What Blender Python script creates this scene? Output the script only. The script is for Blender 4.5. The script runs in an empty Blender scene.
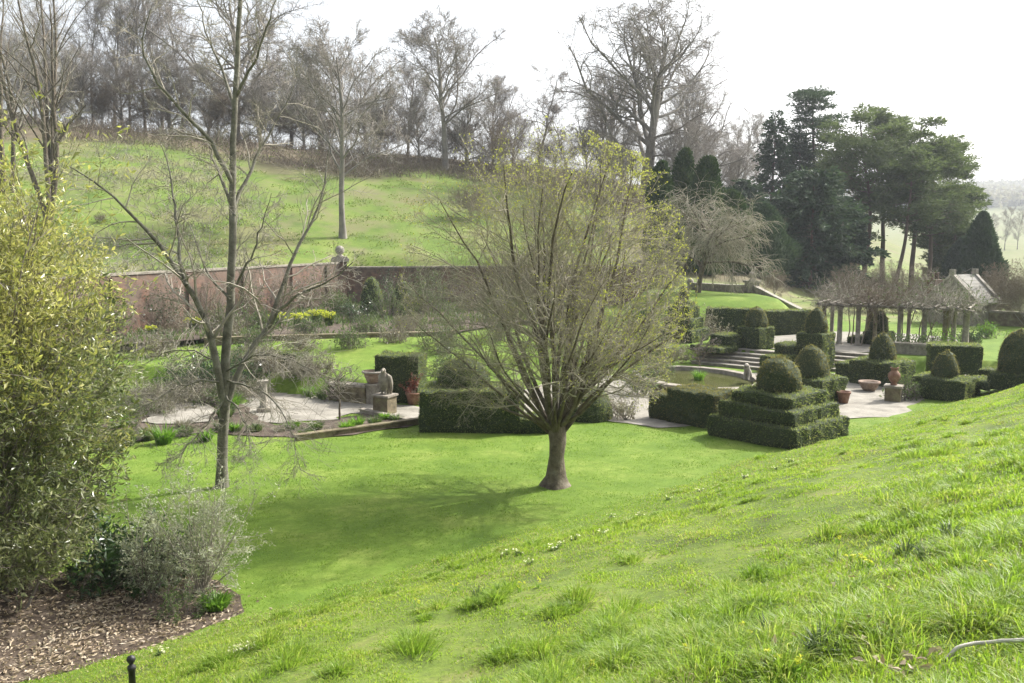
import bpy, math
import numpy as np
from math import radians as R, sin, cos, pi, tan, atan2, sqrt

sc = bpy.context.scene
# ------------------------------------------------------------------ camera, sky, sun, exposure
EYE = 6.0
F = 900.0
PITCH = math.atan((341.5 - 238.0) / F)
cam_d = bpy.data.cameras.new('camera'); cam = bpy.data.objects.new('camera', cam_d)
sc.collection.objects.link(cam)
cam.location = (0, 0, EYE); cam.rotation_euler = (pi / 2 - PITCH, 0, 0)
cam_d.sensor_width = 36.0; cam_d.lens = F / 1024 * 36.0
cam_d.clip_start = 0.1; cam_d.clip_end = 9000
sc.camera = cam

SUN_AZ, SUN_EL = 58.0, 42.0            # azimuth from +Y towards +X
w = bpy.data.worlds.new('World'); sc.world = w; w.use_nodes = True
nt = w.node_tree
bg = nt.nodes['Background']
sky = nt.nodes.new('ShaderNodeTexSky'); sky.sky_type = 'NISHITA'; sky.sun_disc = False
sky.sun_elevation = R(SUN_EL); sky.sun_rotation = R(SUN_AZ)
sky.air_density = 1.0; sky.dust_density = 6.0; sky.ozone_density = 1.0; sky.altitude = 100
hs = nt.nodes.new('ShaderNodeHueSaturation'); hs.inputs['Saturation'].default_value = 0.32
nt.links.new(sky.outputs[0], hs.inputs['Color']); nt.links.new(hs.outputs[0], bg.inputs['Color'])
bg.inputs['Strength'].default_value = 0.15
sun_d = bpy.data.lights.new('sun', 'SUN'); sun = bpy.data.objects.new('sun', sun_d)
sc.collection.objects.link(sun)
sun_d.energy = 3.3; sun_d.angle = R(0.9); sun_d.color = (1.0, 0.96, 0.89)
sun.rotation_euler = (pi / 2 - R(SUN_EL), 0, pi - R(SUN_AZ))
sc.view_settings.view_transform = 'Standard'; sc.view_settings.look = 'None'
sc.view_settings.exposure = 1.25; sc.view_settings.gamma = 1.0
sc.cycles.max_bounces = 5; sc.cycles.diffuse_bounces = 2; sc.cycles.transmission_bounces = 3
sc.cycles.transparent_max_bounces = 4; sc.cycles.volume_bounces = 0; sc.cycles.glossy_bounces = 2
sc.cycles.use_denoising = True
sc.cycles.use_adaptive_sampling = True; sc.cycles.adaptive_threshold = 0.01

# ------------------------------------------------------------------ helpers
def ray(px, py):
    a = (px - 512) / F; b = (341.5 - py) / F
    return a, cos(PITCH) + b * sin(PITCH), -sin(PITCH) + b * cos(PITCH)
def G(px, py, z=0.0):
    """point of the level z that the photograph shows at a pixel"""
    x, y, zz = ray(px, py); t = (z - EYE) / zz
    return np.array([x * t, y * t])
def at(px, py, Y):
    x, y, zz = ray(px, py); t = Y / y
    return np.array([x * t, Y, EYE + zz * t])

def rngf(seed): return np.random.default_rng(seed)
def unit(v): return v / np.maximum(np.linalg.norm(v, axis=-1, keepdims=True), 1e-9)
def sstep(a, b, x):
    t = np.clip((x - a) / (b - a), 0, 1); return t * t * (3 - 2 * t)
def _h(i, j, k):
    n = (i * 374761393 + j * 668265263 + k * 2147483647 + 1013) & 0xffffffff
    n = ((n ^ (n >> 13)) * 1274126177) & 0xffffffff
    return ((n ^ (n >> 16)) & 0xffff) / 65535.0
def noise3(p):
    p = np.asarray(p, float); i = np.floor(p).astype(np.int64); f = p - i; f = f * f * (3 - 2 * f)
    r = 0
    for dx in (0, 1):
        for dy in (0, 1):
            for dz in (0, 1):
                wx = f[..., 0] if dx else 1 - f[..., 0]; wy = f[..., 1] if dy else 1 - f[..., 1]; wz = f[..., 2] if dz else 1 - f[..., 2]
                r = r + wx * wy * wz * _h(i[..., 0] + dx, i[..., 1] + dy, i[..., 2] + dz)
    return r * 2 - 1
def noise2(x, y, s, off=0.0):
    x = np.asarray(x, float) / s; y = np.asarray(y, float) / s
    return noise3(np.stack([x + 100, y + 100, np.zeros_like(x) + off], -1))

class MB:
    """collects numpy geometry and links it as ONE mesh object"""
    def __init__(s): s.V = []; s.F = []; s.n = 0
    def add(s, V, Fs, mi=0):
        V = np.asarray(V, float).reshape(-1, 3)
        for f in (Fs if isinstance(Fs, (list, tuple)) else [Fs]):
            f = np.asarray(f, np.int64)
            if f.size: s.F.append((f + s.n, mi))
        s.V.append(V); s.n += len(V); return s
    def mesh(s, name, mats, smooth=False):
        me = bpy.data.meshes.new(name)
        V = np.concatenate(s.V) if s.V else np.zeros((0, 3))
        me.vertices.add(len(V)); me.vertices.foreach_set('co', V.ravel().astype(np.float32))
        loops = np.concatenate([f.ravel() for f, m in s.F]); tot = np.concatenate([np.full(len(f), f.shape[1]) for f, m in s.F])
        mi = np.concatenate([np.full(len(f), m) for f, m in s.F])
        me.loops.add(len(loops)); me.loops.foreach_set('vertex_index', loops.astype(np.int32))
        me.polygons.add(len(tot)); st = np.concatenate([[0], np.cumsum(tot)[:-1]])
        me.polygons.foreach_set('loop_start', st.astype(np.int32)); me.polygons.foreach_set('loop_total', tot.astype(np.int32))
        me.polygons.foreach_set('material_index', mi.astype(np.int32))
        me.polygons.foreach_set('use_smooth', np.full(len(tot), smooth))
        for m in (mats if isinstance(mats, (list, tuple)) else [mats]): me.materials.append(m)
        me.update(calc_edges=True); return me
    def obj(s, name, mats, parent=None, smooth=False, loc=None):
        o = bpy.data.objects.new(name, s.mesh(name, mats, smooth)); sc.collection.objects.link(o)
        if parent is not None: o.parent = parent
        if loc is not None: o.location = loc
        return o

def tag(o, label=None, cat=None, group=None, kind=None):
    if label: o['label'] = label
    if cat: o['category'] = cat
    if group: o['group'] = group
    if kind: o['kind'] = kind
    return o
def thing(name, label, cat, loc=(0, 0, 0), rz=0.0, group=None, s=1.0):
    o = bpy.data.objects.new(name, None); sc.collection.objects.link(o)
    o.location = tuple(loc); o.rotation_euler = (0, 0, rz); o.scale = (s, s, s) if np.isscalar(s) else s
    o.empty_display_size = .3
    return tag(o, label, cat, group)
def dup(root, label, loc, rz=0.0, s=1.0, group=None):
    r = root.copy(); sc.collection.objects.link(r)
    r.location = tuple(loc); r.rotation_euler = (0, 0, rz); r.scale = (s, s, s) if np.isscalar(s) else s
    r['label'] = label
    if group: r['group'] = group
    for ch in list(root.children):
        c = ch.copy(); sc.collection.objects.link(c); c.parent = r
        for g in list(ch.children):
            d = g.copy(); sc.collection.objects.link(d); d.parent = c
    return r

# --- shapes
def box(mb, x0, x1, y0, y1, z0, z1, mi=0):
    V = [(x, y, z) for z in (z0, z1) for y in (y0, y1) for x in (x0, x1)]
    mb.add(V, np.array([[0, 2, 3, 1], [4, 5, 7, 6], [0, 1, 5, 4], [2, 6, 7, 3], [0, 4, 6, 2], [1, 3, 7, 5]]), mi); return mb
def lathe(mb, prof, n=20, c=(0, 0), mi=0):
    prof = np.array(prof, float); K = len(prof); a = np.arange(n) * 2 * pi / n
    V = np.stack([c[0] + prof[:, 0:1] * np.cos(a), c[1] + prof[:, 0:1] * np.sin(a), np.repeat(prof[:, 1:2], n, 1)], -1)
    k, m = np.meshgrid(np.arange(K - 1), np.arange(n), indexing='ij'); m2 = (m + 1) % n
    mb.add(V, np.stack([k * n + m, k * n + m2, (k + 1) * n + m2, (k + 1) * n + m], -1).reshape(-1, 4), mi); return mb
def tubes(mb, P, Rr, sides=5, mi=0):
    """P (N,K,3) centre lines, Rr (N,K) radii"""
    P = np.asarray(P, float); N, K, _ = P.shape
    if N == 0: return mb
    T = np.empty_like(P); T[:, 1:-1] = P[:, 2:] - P[:, :-2]; T[:, 0] = P[:, 1] - P[:, 0]; T[:, -1] = P[:, -1] - P[:, -2]
    T = unit(T); main = unit(P[:, -1] - P[:, 0])
    ref = np.where(np.abs(main[:, 2:3]) < .8, np.array([[0, 0, 1.0]]), np.array([[1.0, 0.1, 0]]))[:, None, :]
    A = unit(np.cross(T, ref + 0 * T)); B = np.cross(T, A)
    an = np.arange(sides) * 2 * pi / sides
    V = P[:, :, None, :] + Rr[:, :, None, None] * (A[:, :, None, :] * np.cos(an)[None, None, :, None] + B[:, :, None, :] * np.sin(an)[None, None, :, None])
    i, k, m = np.meshgrid(np.arange(N), np.arange(K - 1), np.arange(sides), indexing='ij'); m2 = (m + 1) % sides
    b = i * K * sides
    mb.add(V, np.stack([b + k * sides + m, b + k * sides + m2, b + (k + 1) * sides + m2, b + (k + 1) * sides + m], -1).reshape(-1, 4), mi); return mb
def leaves(mb, P, D, L, Wd, rng, fold=.25, mi=0):
    """pointed leaf faces: base P, direction D, length L, width Wd"""
    P = np.asarray(P, float); N = len(P); D = unit(np.asarray(D, float))
    if N == 0: return mb
    L = np.broadcast_to(L, (N,))[:, None]; Wd = np.broadcast_to(Wd, (N,))[:, None]
    S = unit(np.cross(D, rng.normal(size=(N, 3)))); U = np.cross(S, D)
    V = np.stack([P, P + D * L * .5 + S * Wd * .5 + U * fold * Wd, P + D * L, P + D * L * .5 - S * Wd * .5 + U * fold * Wd], 1)
    b = np.arange(N)[:, None] * 4
    mb.add(V, np.concatenate([b + [0, 1, 2], b + [0, 2, 3]]) if fold > .5 else b + np.array([[0, 1, 2, 3]]), mi); return mb
def blades(mb, P, H, Wd, lean, rng, bend=.6, mi=0):
    """grass / strap leaves bending over: P base, H length, lean (N,2) horizontal lean"""
    P = np.asarray(P, float); N = len(P); H = np.broadcast_to(H, (N,))[:, None]; Wd = np.broadcast_to(Wd, (N,))[:, None]
    ln = np.concatenate([lean, np.zeros((N, 1))], 1)
    a = rng.uniform(0, 2 * pi, N); S = np.stack([np.cos(a), np.sin(a), 0 * a], 1)
    up = np.array([[0, 0, 1.0]])
    m = P + (unit(up + ln * .5)) * H * .55; t = m + unit(up * (1 - bend * .8) + ln * (1 + bend)) * H * .45
    V = np.stack([P - S * Wd * .5, P + S * Wd * .5, m + S * Wd * .38, m - S * Wd * .38, t], 1)
    b = np.arange(N)[:, None] * 5
    mb.add(V, [b + np.array([[0, 1, 2, 3]]), b + np.array([[3, 2, 4]])], mi); return mb

# --- growth
def grow(S, D, L, R0, K, wob, up, rng, taper=.3, side=None):
    N = len(S); P = np.zeros((N, K, 3)); P[:, 0] = S; d = unit(D)
    L = np.broadcast_to(L, (N,)); st = (L / (K - 1))[:, None]
    for k in range(1, K):
        d = d + rng.normal(size=(N, 3)) * wob; d[:, 2] += up
        d = unit(d); P[:, k] = P[:, k - 1] + d * st
    t = np.linspace(0, 1, K)[None]
    return P, np.broadcast_to(R0, (N,))[:, None] * (1 - (1 - taper) * t)
def sample(P, Rr, i, t):
    K = P.shape[1]; x = np.clip(t, 0, .9999) * (K - 1); k = np.floor(x).astype(int); f = (x - k)
    p = P[i, k] * (1 - f)[:, None] + P[i, k + 1] * f[:, None]
    return p, unit(P[i, k + 1] - P[i, k]), Rr[i, k] * (1 - f) + Rr[i, k + 1] * f
def spawn(P, Rr, n, t0, t1, ang, lenf, radf, rng, shrink=.5, minr=0.0, flat=1.0):
    N = P.shape[0]; i = np.repeat(np.arange(N), n)
    t = t0 + (t1 - t0) * ((np.tile(np.arange(n), N) + rng.uniform(0, 1, N * n)) / n)
    p, T, r = sample(P, Rr, i, t)
    q = rng.normal(size=(N * n, 3)); q[:, 2] *= flat
    q = unit(q - T * np.sum(q * T, 1, keepdims=True)); a = np.radians(rng.uniform(ang[0], ang[1], N * n))[:, None]
    D = np.cos(a) * T + np.sin(a) * q
    Lp = np.sum(np.linalg.norm(np.diff(P, axis=1), axis=2), 1)[i]
    L = Lp * lenf * (1 - shrink * t) * rng.uniform(.65, 1.2, N * n)
    return p, D, L, np.maximum(np.minimum(r * radf, r), minr)

def env_dist(S, D, C, Ra):
    o = (S - C) / Ra; dd = unit(D) / Ra; A = (dd * dd).sum(1); B = (o * dd).sum(1); Cq = (o * o).sum(1) - 1
    return (-B + np.sqrt(np.maximum(B * B - A * Cq, .0))) / A
# --- materials
def mat(name):
    m = bpy.data.materials.new(name); m.use_nodes = True
    return m, m.node_tree, m.node_tree.nodes['Principled BSDF'], m.node_tree.nodes['Material Output']
def ramp(nt, src, stops):
    r = nt.nodes.new('ShaderNodeValToRGB'); e = r.color_ramp.elements
    while len(e) < len(stops): e.new(.5)
    for k, (p, c) in enumerate(stops): e[k].position = p; e[k].color = (*c, 1)
    nt.links.new(src, r.inputs[0]); return r.outputs[0]
def noise(nt, scale, detail=4, rough=.6, vec=None):
    n = nt.nodes.new('ShaderNodeTexNoise'); n.inputs['Scale'].default_value = scale; n.inputs['Detail'].default_value = detail
    n.inputs['Roughness'].default_value = rough
    if vec is None:
        tc = nt.nodes.new('ShaderNodeTexCoord'); vec = tc.outputs['Object']
    nt.links.new(vec, n.inputs['Vector']); return n.outputs['Fac']
def mixc(nt, fac, a, b, mode='MIX'):
    m = nt.nodes.new('ShaderNodeMix'); m.data_type = 'RGBA'; m.blend_type = mode
    for s, v in ((m.inputs[0], fac), (m.inputs[6], a), (m.inputs[7], b)):
        if hasattr(v, 'links') or hasattr(v, 'is_linked'): nt.links.new(v, s)
        elif np.isscalar(v): s.default_value = v
        else: s.default_value = (*v, 1)
    return m.outputs[2]
def bump(nt, bsdf, src, strength=.5, dist=.02):
    b = nt.nodes.new('ShaderNodeBump'); b.inputs['Strength'].default_value = strength; b.inputs['Distance'].default_value = dist
    nt.links.new(src, b.inputs['Height']); nt.links.new(b.outputs[0], bsdf.inputs['Normal'])
def leaf_mat(name, cols, transl=.4, rough=.55, spec=.3, patch=2.0, tcol=1.3):
    m, nt, b, out = mat(name)
    g = nt.nodes.new('ShaderNodeNewGeometry')
    n = noise(nt, patch, 3)
    a = nt.nodes.new('ShaderNodeMath'); a.operation = 'MULTIPLY_ADD'; nt.links.new(g.outputs['Random Per Island'], a.inputs[0]); a.inputs[1].default_value = .6
    s = nt.nodes.new('ShaderNodeMath'); s.operation = 'MULTIPLY_ADD'; nt.links.new(n, s.inputs[0]); s.inputs[1].default_value = .9; s.inputs[2].default_value = -.25
    nt.links.new(s.outputs[0], a.inputs[2])
    k = len(cols); col = ramp(nt, a.outputs[0], [(i / max(1, k - 1) if k > 1 else 0, c) for i, c in enumerate(cols)])
    nt.links.new(col, b.inputs['Base Color']); b.inputs['Roughness'].default_value = rough
    b.inputs['Specular IOR Level'].default_value = spec
    if transl > 0:
        t = nt.nodes.new('ShaderNodeBsdfTranslucent'); c2 = mixc(nt, 1.0, col, (tcol, tcol * 1.05, tcol * .7), 'MULTIPLY'); nt.links.new(c2, t.inputs['Color'])
        mx = nt.nodes.new('ShaderNodeMixShader'); mx.inputs[0].default_value = transl
        nt.links.new(b.outputs[0], mx.inputs[1]); nt.links.new(t.outputs[0], mx.inputs[2]); nt.links.new(mx.outputs[0], out.inputs['Surface'])
    return m
def rough_mat(name, cols, scale=6, rough=.85, bmp=.5, detail=6, bdist=.02, fine=None):
    m, nt, b, out = mat(name)
    n = noise(nt, scale, detail); k = len(cols)
    col = ramp(nt, n, [(.3 + .4 * i / (k - 1), c) for i, c in enumerate(cols)])
    if fine: col = mixc(nt, noise(nt, fine, 3), col, mixc(nt, 1.0, col, (.45, .45, .45), 'MULTIPLY'))
    nt.links.new(col, b.inputs['Base Color']); b.inputs['Roughness'].default_value = rough; b.inputs['Specular IOR Level'].default_value = .25
    bump(nt, b, noise(nt, scale * 4, 5), bmp, bdist); return m

M = {}
M['bark'] = rough_mat('bark', [(.07, .055, .04), (.16, .13, .095), (.24, .21, .16)], 5, bmp=.8, bdist=.03, fine=30)
M['bark_green'] = rough_mat('bark_green', [(.09, .085, .065), (.19, .18, .14), (.3, .29, .24)], 4, bmp=.6, fine=25)
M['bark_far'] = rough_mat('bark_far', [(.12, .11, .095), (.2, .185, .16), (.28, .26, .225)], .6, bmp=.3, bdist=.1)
M['twig'] = rough_mat('twig', [(.12, .1, .085), (.19, .165, .14)], 1.5, bmp=0)
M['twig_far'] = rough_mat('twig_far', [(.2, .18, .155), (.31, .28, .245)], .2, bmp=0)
M['twig_pale'] = rough_mat('twig_pale', [(.2, .18, .14), (.34, .31, .26)], 2, bmp=0)
M['twig_brown'] = rough_mat('twig_brown', [(.13, .105, .075), (.23, .19, .145)], .7, bmp=0)
M['twig_olive'] = rough_mat('twig_olive', [(.2, .18, .135), (.37, .335, .26)], 2, bmp=0)
M['pine_bark'] = rough_mat('pine_bark', [(.08, .06, .05), (.16, .11, .085)], .8, bmp=.4, bdist=.1)
M['bud'] = leaf_mat('bud', [(.24, .27, .04), (.36, .38, .07), (.46, .45, .13)], .5)
M['yew'] = leaf_mat('yew', [(.036, .056, .022), (.085, .112, .04), (.165, .185, .07), (.22, .19, .095)], .5, .5, .4, patch=1.6, tcol=1.8)
M['field_blade'] = leaf_mat('field_blade', [(.09, .14, .035), (.14, .19, .045), (.2, .22, .075)], .45, .6, patch=.3)
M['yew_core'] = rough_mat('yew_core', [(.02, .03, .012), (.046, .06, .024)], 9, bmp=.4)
M['yew_top'] = leaf_mat('yew_top', [(.06, .06, .022), (.12, .11, .042), (.2, .17, .075)], .45, .55, patch=3, tcol=1.7)
M['box'] = leaf_mat('box', [(.03, .05, .012), (.06, .09, .02), (.1, .13, .035)], .3, .55)
M['conifer'] = leaf_mat('conifer', [(.02, .04, .022), (.042, .07, .038), (.078, .108, .058)], .2, .7, patch=.25)
M['cypress'] = leaf_mat('cypress', [(.016, .038, .014), (.034, .065, .02), (.075, .1, .03)], .2, .7, patch=.5)
M['pine'] = leaf_mat('pine', [(.05, .072, .034), (.088, .115, .052), (.145, .175, .08)], .35, .7, patch=.3)
M['willowleaf'] = leaf_mat('willowleaf', [(.10, .12, .03), (.21, .225, .07), (.37, .355, .125), (.52, .48, .25)], .45, .32, .6, patch=.45)  # upper leaves: yellow new growth, with sunlight also put into the colour
M['willowshade'] = leaf_mat('willowshade', [(.04, .06, .022), (.10, .125, .045), (.2, .215, .10), (.36, .36, .22)], .4, .32, .6, patch=.6)  # lower leaves: shade of the crown put into the colour
M['silverleaf'] = leaf_mat('silverleaf', [(.17, .19, .12), (.28, .3, .21), (.4, .41, .32)], .35, .5, patch=2)
M['laurel'] = leaf_mat('laurel', [(.018, .04, .012), (.03, .065, .018), (.06, .11, .03)], .25, .28, .6, patch=2)
M['fresh'] = leaf_mat('fresh', [(.07, .15, .02), (.12, .23, .03), (.19, .3, .05)], .45, .5, patch=2)
M['herb'] = leaf_mat('herb', [(.05, .085, .03), (.09, .13, .045), (.15, .19, .08)], .35, .5, patch=2)
M['greyherb'] = leaf_mat('greyherb', [(.12, .11, .09), (.2, .185, .15), (.28, .26, .22)], .3, .6, patch=1)
M['yellowflower'] = leaf_mat('yellowflower', [(.3, .36, .04), (.48, .5, .07), (.65, .62, .12)], .4, .5)
M['creamflower'] = leaf_mat('creamflower', [(.6, .58, .38), (.75, .74, .6), (.82, .8, .72)], .3, .5)
M['redleaf'] = leaf_mat('redleaf', [(.10, .03, .025), (.18, .06, .045), (.2, .1, .06)], .3, .5)
M['litter'] = leaf_mat('litter', [(.10, .07, .045), (.23, .175, .115), (.40, .33, .24), (.5, .44, .36)], .15, .6, patch=5)
M['grass'] = leaf_mat('grass', [(.10, .185, .018), (.175, .275, .028), (.265, .345, .05), (.37, .34, .12)], .5, .5, .3, patch=.55)
M['grass_long'] = leaf_mat('grass_long', [(.08, .16, .016), (.155, .25, .028), (.245, .33, .055), (.38, .34, .15)], .5, .45, .35, patch=1.2)
M['lawnblade'] = leaf_mat('lawnblade', [(.08, .155, .016), (.135, .225, .026), (.2, .275, .05)], .45, .5, .3, patch=.35)
M['drygrass'] = leaf_mat('drygrass', [(.18, .16, .08), (.3, .265, .14), (.42, .37, .23)], .35, .6, patch=1.5)
M['stone'] = rough_mat('stone', [(.17, .15, .12), (.3, .27, .22), (.4, .365, .3)], 5, bmp=.5, fine=22)
M['stone_pale'] = rough_mat('stone_pale', [(.22, .2, .165), (.36, .33, .28), (.46, .43, .37)], 6, bmp=.4, fine=20)
M['stone_moss'] = rough_mat('stone_moss', [(.10, .085, .05), (.2, .165, .105), (.27, .25, .13)], 4, bmp=.8, fine=14)
M['terracotta'] = rough_mat('terracotta', [(.16, .08, .055), (.27, .145, .10), (.34, .23, .17)], 7, bmp=.3, fine=20)
M['terracotta_pale'] = rough_mat('terracotta_pale', [(.22, .15, .115), (.33, .24, .18), (.4, .32, .26)], 7, bmp=.3, fine=20)
M['black'] = rough_mat('black_iron', [(.012, .012, .013), (.03, .03, .03)], 20, rough=.45, bmp=.1)
M['rope'] = rough_mat('rope', [(.4, .38, .33), (.6, .57, .5)], 60, bmp=.3)
M['bronze'] = rough_mat('bronze', [(.04, .032, .025), (.1, .075, .05)], 10, rough=.6, bmp=.3)
M['soil'] = rough_mat('soil', [(.05, .035, .025), (.1, .075, .055), (.16, .125, .095)], 3, bmp=.8, fine=18)
M['gravel'] = rough_mat('gravel', [(.18, .165, .135), (.3, .28, .235), (.39, .365, .31)], 1.4, bmp=.9, fine=26, bdist=.02)
M['timber'] = rough_mat('timber', [(.16, .14, .11), (.29, .26, .21), (.38, .35, .3)], 6, bmp=.5, fine=25)
M['slate'] = None
def brick_mat():
    m, nt, b, out = mat('old_brick')
    tc = nt.nodes.new('ShaderNodeTexCoord'); sp = nt.nodes.new('ShaderNodeSeparateXYZ'); cb = nt.nodes.new('ShaderNodeCombineXYZ')
    nt.links.new(tc.outputs['Object'], sp.inputs[0]); ad = nt.nodes.new('ShaderNodeMath'); nt.links.new(sp.outputs[0], ad.inputs[0]); nt.links.new(sp.outputs[1], ad.inputs[1])
    nt.links.new(ad.outputs[0], cb.inputs[0]); nt.links.new(sp.outputs[2], cb.inputs[1])
    br = nt.nodes.new('ShaderNodeTexBrick'); br.inputs['Scale'].default_value = 1.0; br.inputs['Brick Width'].default_value = .23; br.inputs['Row Height'].default_value = .075
    br.inputs['Mortar Size'].default_value = .008; br.inputs['Color1'].default_value = (.11, .046, .029, 1); br.inputs['Color2'].default_value = (.19, .09, .056, 1); br.inputs['Mortar'].default_value = (.15, .125, .095, 1)
    nt.links.new(cb.outputs[0], br.inputs['Vector'])
    c = mixc(nt, ramp(nt, noise(nt, .7, 6), [(.38, (0, 0, 0)), (.62, (1, 1, 1))]), br.outputs['Color'], (.12, .09, .066))
    c = mixc(nt, ramp(nt, noise(nt, 3, 6), [(.42, (0, 0, 0)), (.65, (.85, .85, .85))]), c, (.06, .045, .035))
    nt.links.new(c, b.inputs['Base Color']); b.inputs['Roughness'].default_value = .9; bump(nt, b, br.outputs['Fac'], -.4, .01); return m
M['brick'] = brick_mat()
def slate_mat():
    m, nt, b, out = mat('stone_tiles')
    tc = nt.nodes.new('ShaderNodeTexCoord'); sp = nt.nodes.new('ShaderNodeSeparateXYZ'); cb = nt.nodes.new('ShaderNodeCombineXYZ')
    nt.links.new(tc.outputs['Object'], sp.inputs[0]); nt.links.new(sp.outputs[0], cb.inputs[0]); nt.links.new(sp.outputs[2], cb.inputs[1])
    br = nt.nodes.new('ShaderNodeTexBrick'); br.inputs['Scale'].default_value = 1; br.inputs['Brick Width'].default_value = .4; br.inputs['Row Height'].default_value = .22; br.inputs['Mortar Size'].default_value = .015
    br.inputs['Color1'].default_value = (.2, .195, .19, 1); br.inputs['Color2'].default_value = (.3, .29, .28, 1); br.inputs['Mortar'].default_value = (.14, .13, .12, 1)
    nt.links.new(cb.outputs[0], br.inputs['Vector']); c = mixc(nt, noise(nt, 1.5, 5), br.outputs['Color'], (.3, .29, .25))
    nt.links.new(c, b.inputs['Base Color']); b.inputs['Roughness'].default_value = .95; b.inputs['Specular IOR Level'].default_value = .1; return m
M['slate'] = slate_mat()
# ------------------------------------------------------------------ terrain
T0 = G(130, 660); T1 = G(860, 430)
TD = (T1 - T0) / np.linalg.norm(T1 - T0); TN = np.array([TD[1], -TD[0]])
if np.dot(-T0, TN) < 0: TN = -TN
BX = [-60, -18, -9, -4.5, -3.5, 2, 8.5, 12.5, 13.5, 16.5, 20, 25, 60]
BY = [44, 38, 34.6, 32.6, 39, 42, 44.5, 41.5, 43, 40.5, 39, 36, 30]
WX = [-60, -25, -20.9, -12.8, 0, 10, 14, 22, 60]
WY = [32, 34, 43.8, 67.5, 70, 72, 66, 56, 56]
HA = np.array([-1.3, -.6, -.45, -.13, .02, .15, .25, .34, .40, .47, .6, 1.3])
HD = np.array([0, 50, 60, 75, 90, 110, 140, 200, 300, 500, 800, 1400, 3200])
HT = np.array([
    [.7, .9, 2.5, 6.5, 11.5, 17.6, 24, 26, 24, 24, 30, 60, 60],
    [.7, .9, 2.5, 6.5, 11.5, 17.6, 24, 26, 24, 24, 30, 60, 60],
    [.7, .9, 2.5, 6.5, 11.5, 17.6, 21, 24, 24, 24, 30, 60, 60],
    [.7, 1.0, 2.2, 5.2, 10.2, 15.6, 18.5, 21, 21, 21, 30, 60, 60],
    [.7, 1, 2, 4.5, 9, 14, 17, 18, 18, 18, 30, 60, 60],
    [.7, .8, 1.5, 3.5, 7, 11, 14, 16, 16, 16, 30, 60, 60],
    [.7, .8, 1.8, 2.4, 3.5, 6, 9, 11, 11, 11, 25, 60, 60],
    [.7, .7, .8, .8, .9, 1.4, 3.6, 7, 8, 9, 22, 66, 78],
    [.7, .7, .7, .6, .6, .8, 3.0, 6, 5, 7, 20, 72, 78],
    [.7, .7, .6, .4, .2, .0, .8, 1.5, 2, 6, 20, 74, 80],
    [.7, .7, .6, .4, .2, .0, .4, .5, 1, 6, 20, 72, 78],
    [.7, .7, .6, .4, .2, .0, .4, .5, 1, 6, 20, 70, 78]])
def bank_s(x, y): return (x - T0[0]) * TN[0] + (y - T0[1]) * TN[1] + .35 * noise2(x, y, 3.0) + .12 * noise2(x, y, .7)
def bank_z(s):
    return np.interp(s, [-1, 0, .9, 3, 5.5, 7.5, 10, 13, 18, 30, 80], [0, .04, .26, .98, 1.72, 2.25, 3.3, 4.35, 6, 9, 14])
def hill(x, y):
    d = np.hypot(x, y); a = np.clip(x / np.maximum(y, 1.0), -1.29, 1.29)
    ia = np.clip(np.searchsorted(HA, a) - 1, 0, len(HA) - 2); idd = np.clip(np.searchsorted(HD, d) - 1, 0, len(HD) - 2)
    fa = np.clip((a - HA[ia]) / (HA[ia + 1] - HA[ia]), 0, 1); fa = fa * fa * (3 - 2 * fa)
    fd = np.clip((d - HD[idd]) / (HD[idd + 1] - HD[idd]), 0, 1)
    return (HT[ia, idd] * (1 - fa) * (1 - fd) + HT[ia + 1, idd] * fa * (1 - fd) + HT[ia, idd + 1] * (1 - fa) * fd + HT[ia + 1, idd + 1] * fa * fd)
def terr(x, y):
    x = np.asarray(x, float); y = np.asarray(y, float)
    up = sstep(0, .3, y - np.interp(x, BX, BY))
    z = .66 * up + .4 * sstep(4, -3, x) * sstep(3, 9, y - np.interp(x, BX, BY))
    beyond = sstep(0, 5, y - np.interp(x, WX, WY))
    z = z + (hill(x, y) - z) * beyond
    z = z + beyond * (.25 * noise2(x, y, 9) + .1 * noise2(x, y, 3)) * sstep(50, 70, y)
    z = z + 1.6 * sstep(51.5, 57, y) * sstep(8, 10.5, x) * sstep(18.5, 16.5, x) * sstep(76, 66, y) * (1 - beyond)
    d = np.hypot(x, y); z = z + sstep(300, 900, d) * 5 * noise2(x, y, 160)
    s = bank_s(x, y); bz = bank_z(s) * sstep(60, 35, y)
    m = sstep(.5, 4, s)
    bz = bz + m * (.10 * noise2(x, y, 2.6) + .055 * noise2(x, y, .8, 3) + .03 * noise2(x, y, .35, 5))
    z = np.where(s > -1, np.maximum(z, bz) + np.where((z < bz), 0, 0), z)
    return z + .012 * noise2(x, y, 1.1, 8)
def T(x, y): return float(terr(np.array([x]), np.array([y]))[0])
def axis(lo, hi, step, far, g=1.09):
    a = list(np.arange(lo, hi + 1e-6, step)); s = step
    while a[-1] < far: s *= g; a.append(a[-1] + s)
    s = step
    while a[0] > -far: s *= g; a.insert(0, a[0] - s)
    return np.array(a)
xs = axis(-30, 30, .3, 3100); ys = axis(-3, 72, .3, 3100); ys = ys[ys > -420]
gx, gy = np.meshgrid(xs, ys, indexing='ij'); gz = terr(gx, gy)
nx, ny = gx.shape; ii, jj = np.meshgrid(np.arange(nx - 1), np.arange(ny - 1), indexing='ij')
q = np.stack([ii * ny + jj, (ii + 1) * ny + jj, (ii + 1) * ny + jj + 1, ii * ny + jj + 1], -1).reshape(-1, 4)
mb = MB(); mb.add(np.stack([gx, gy, gz], -1), q)
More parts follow.
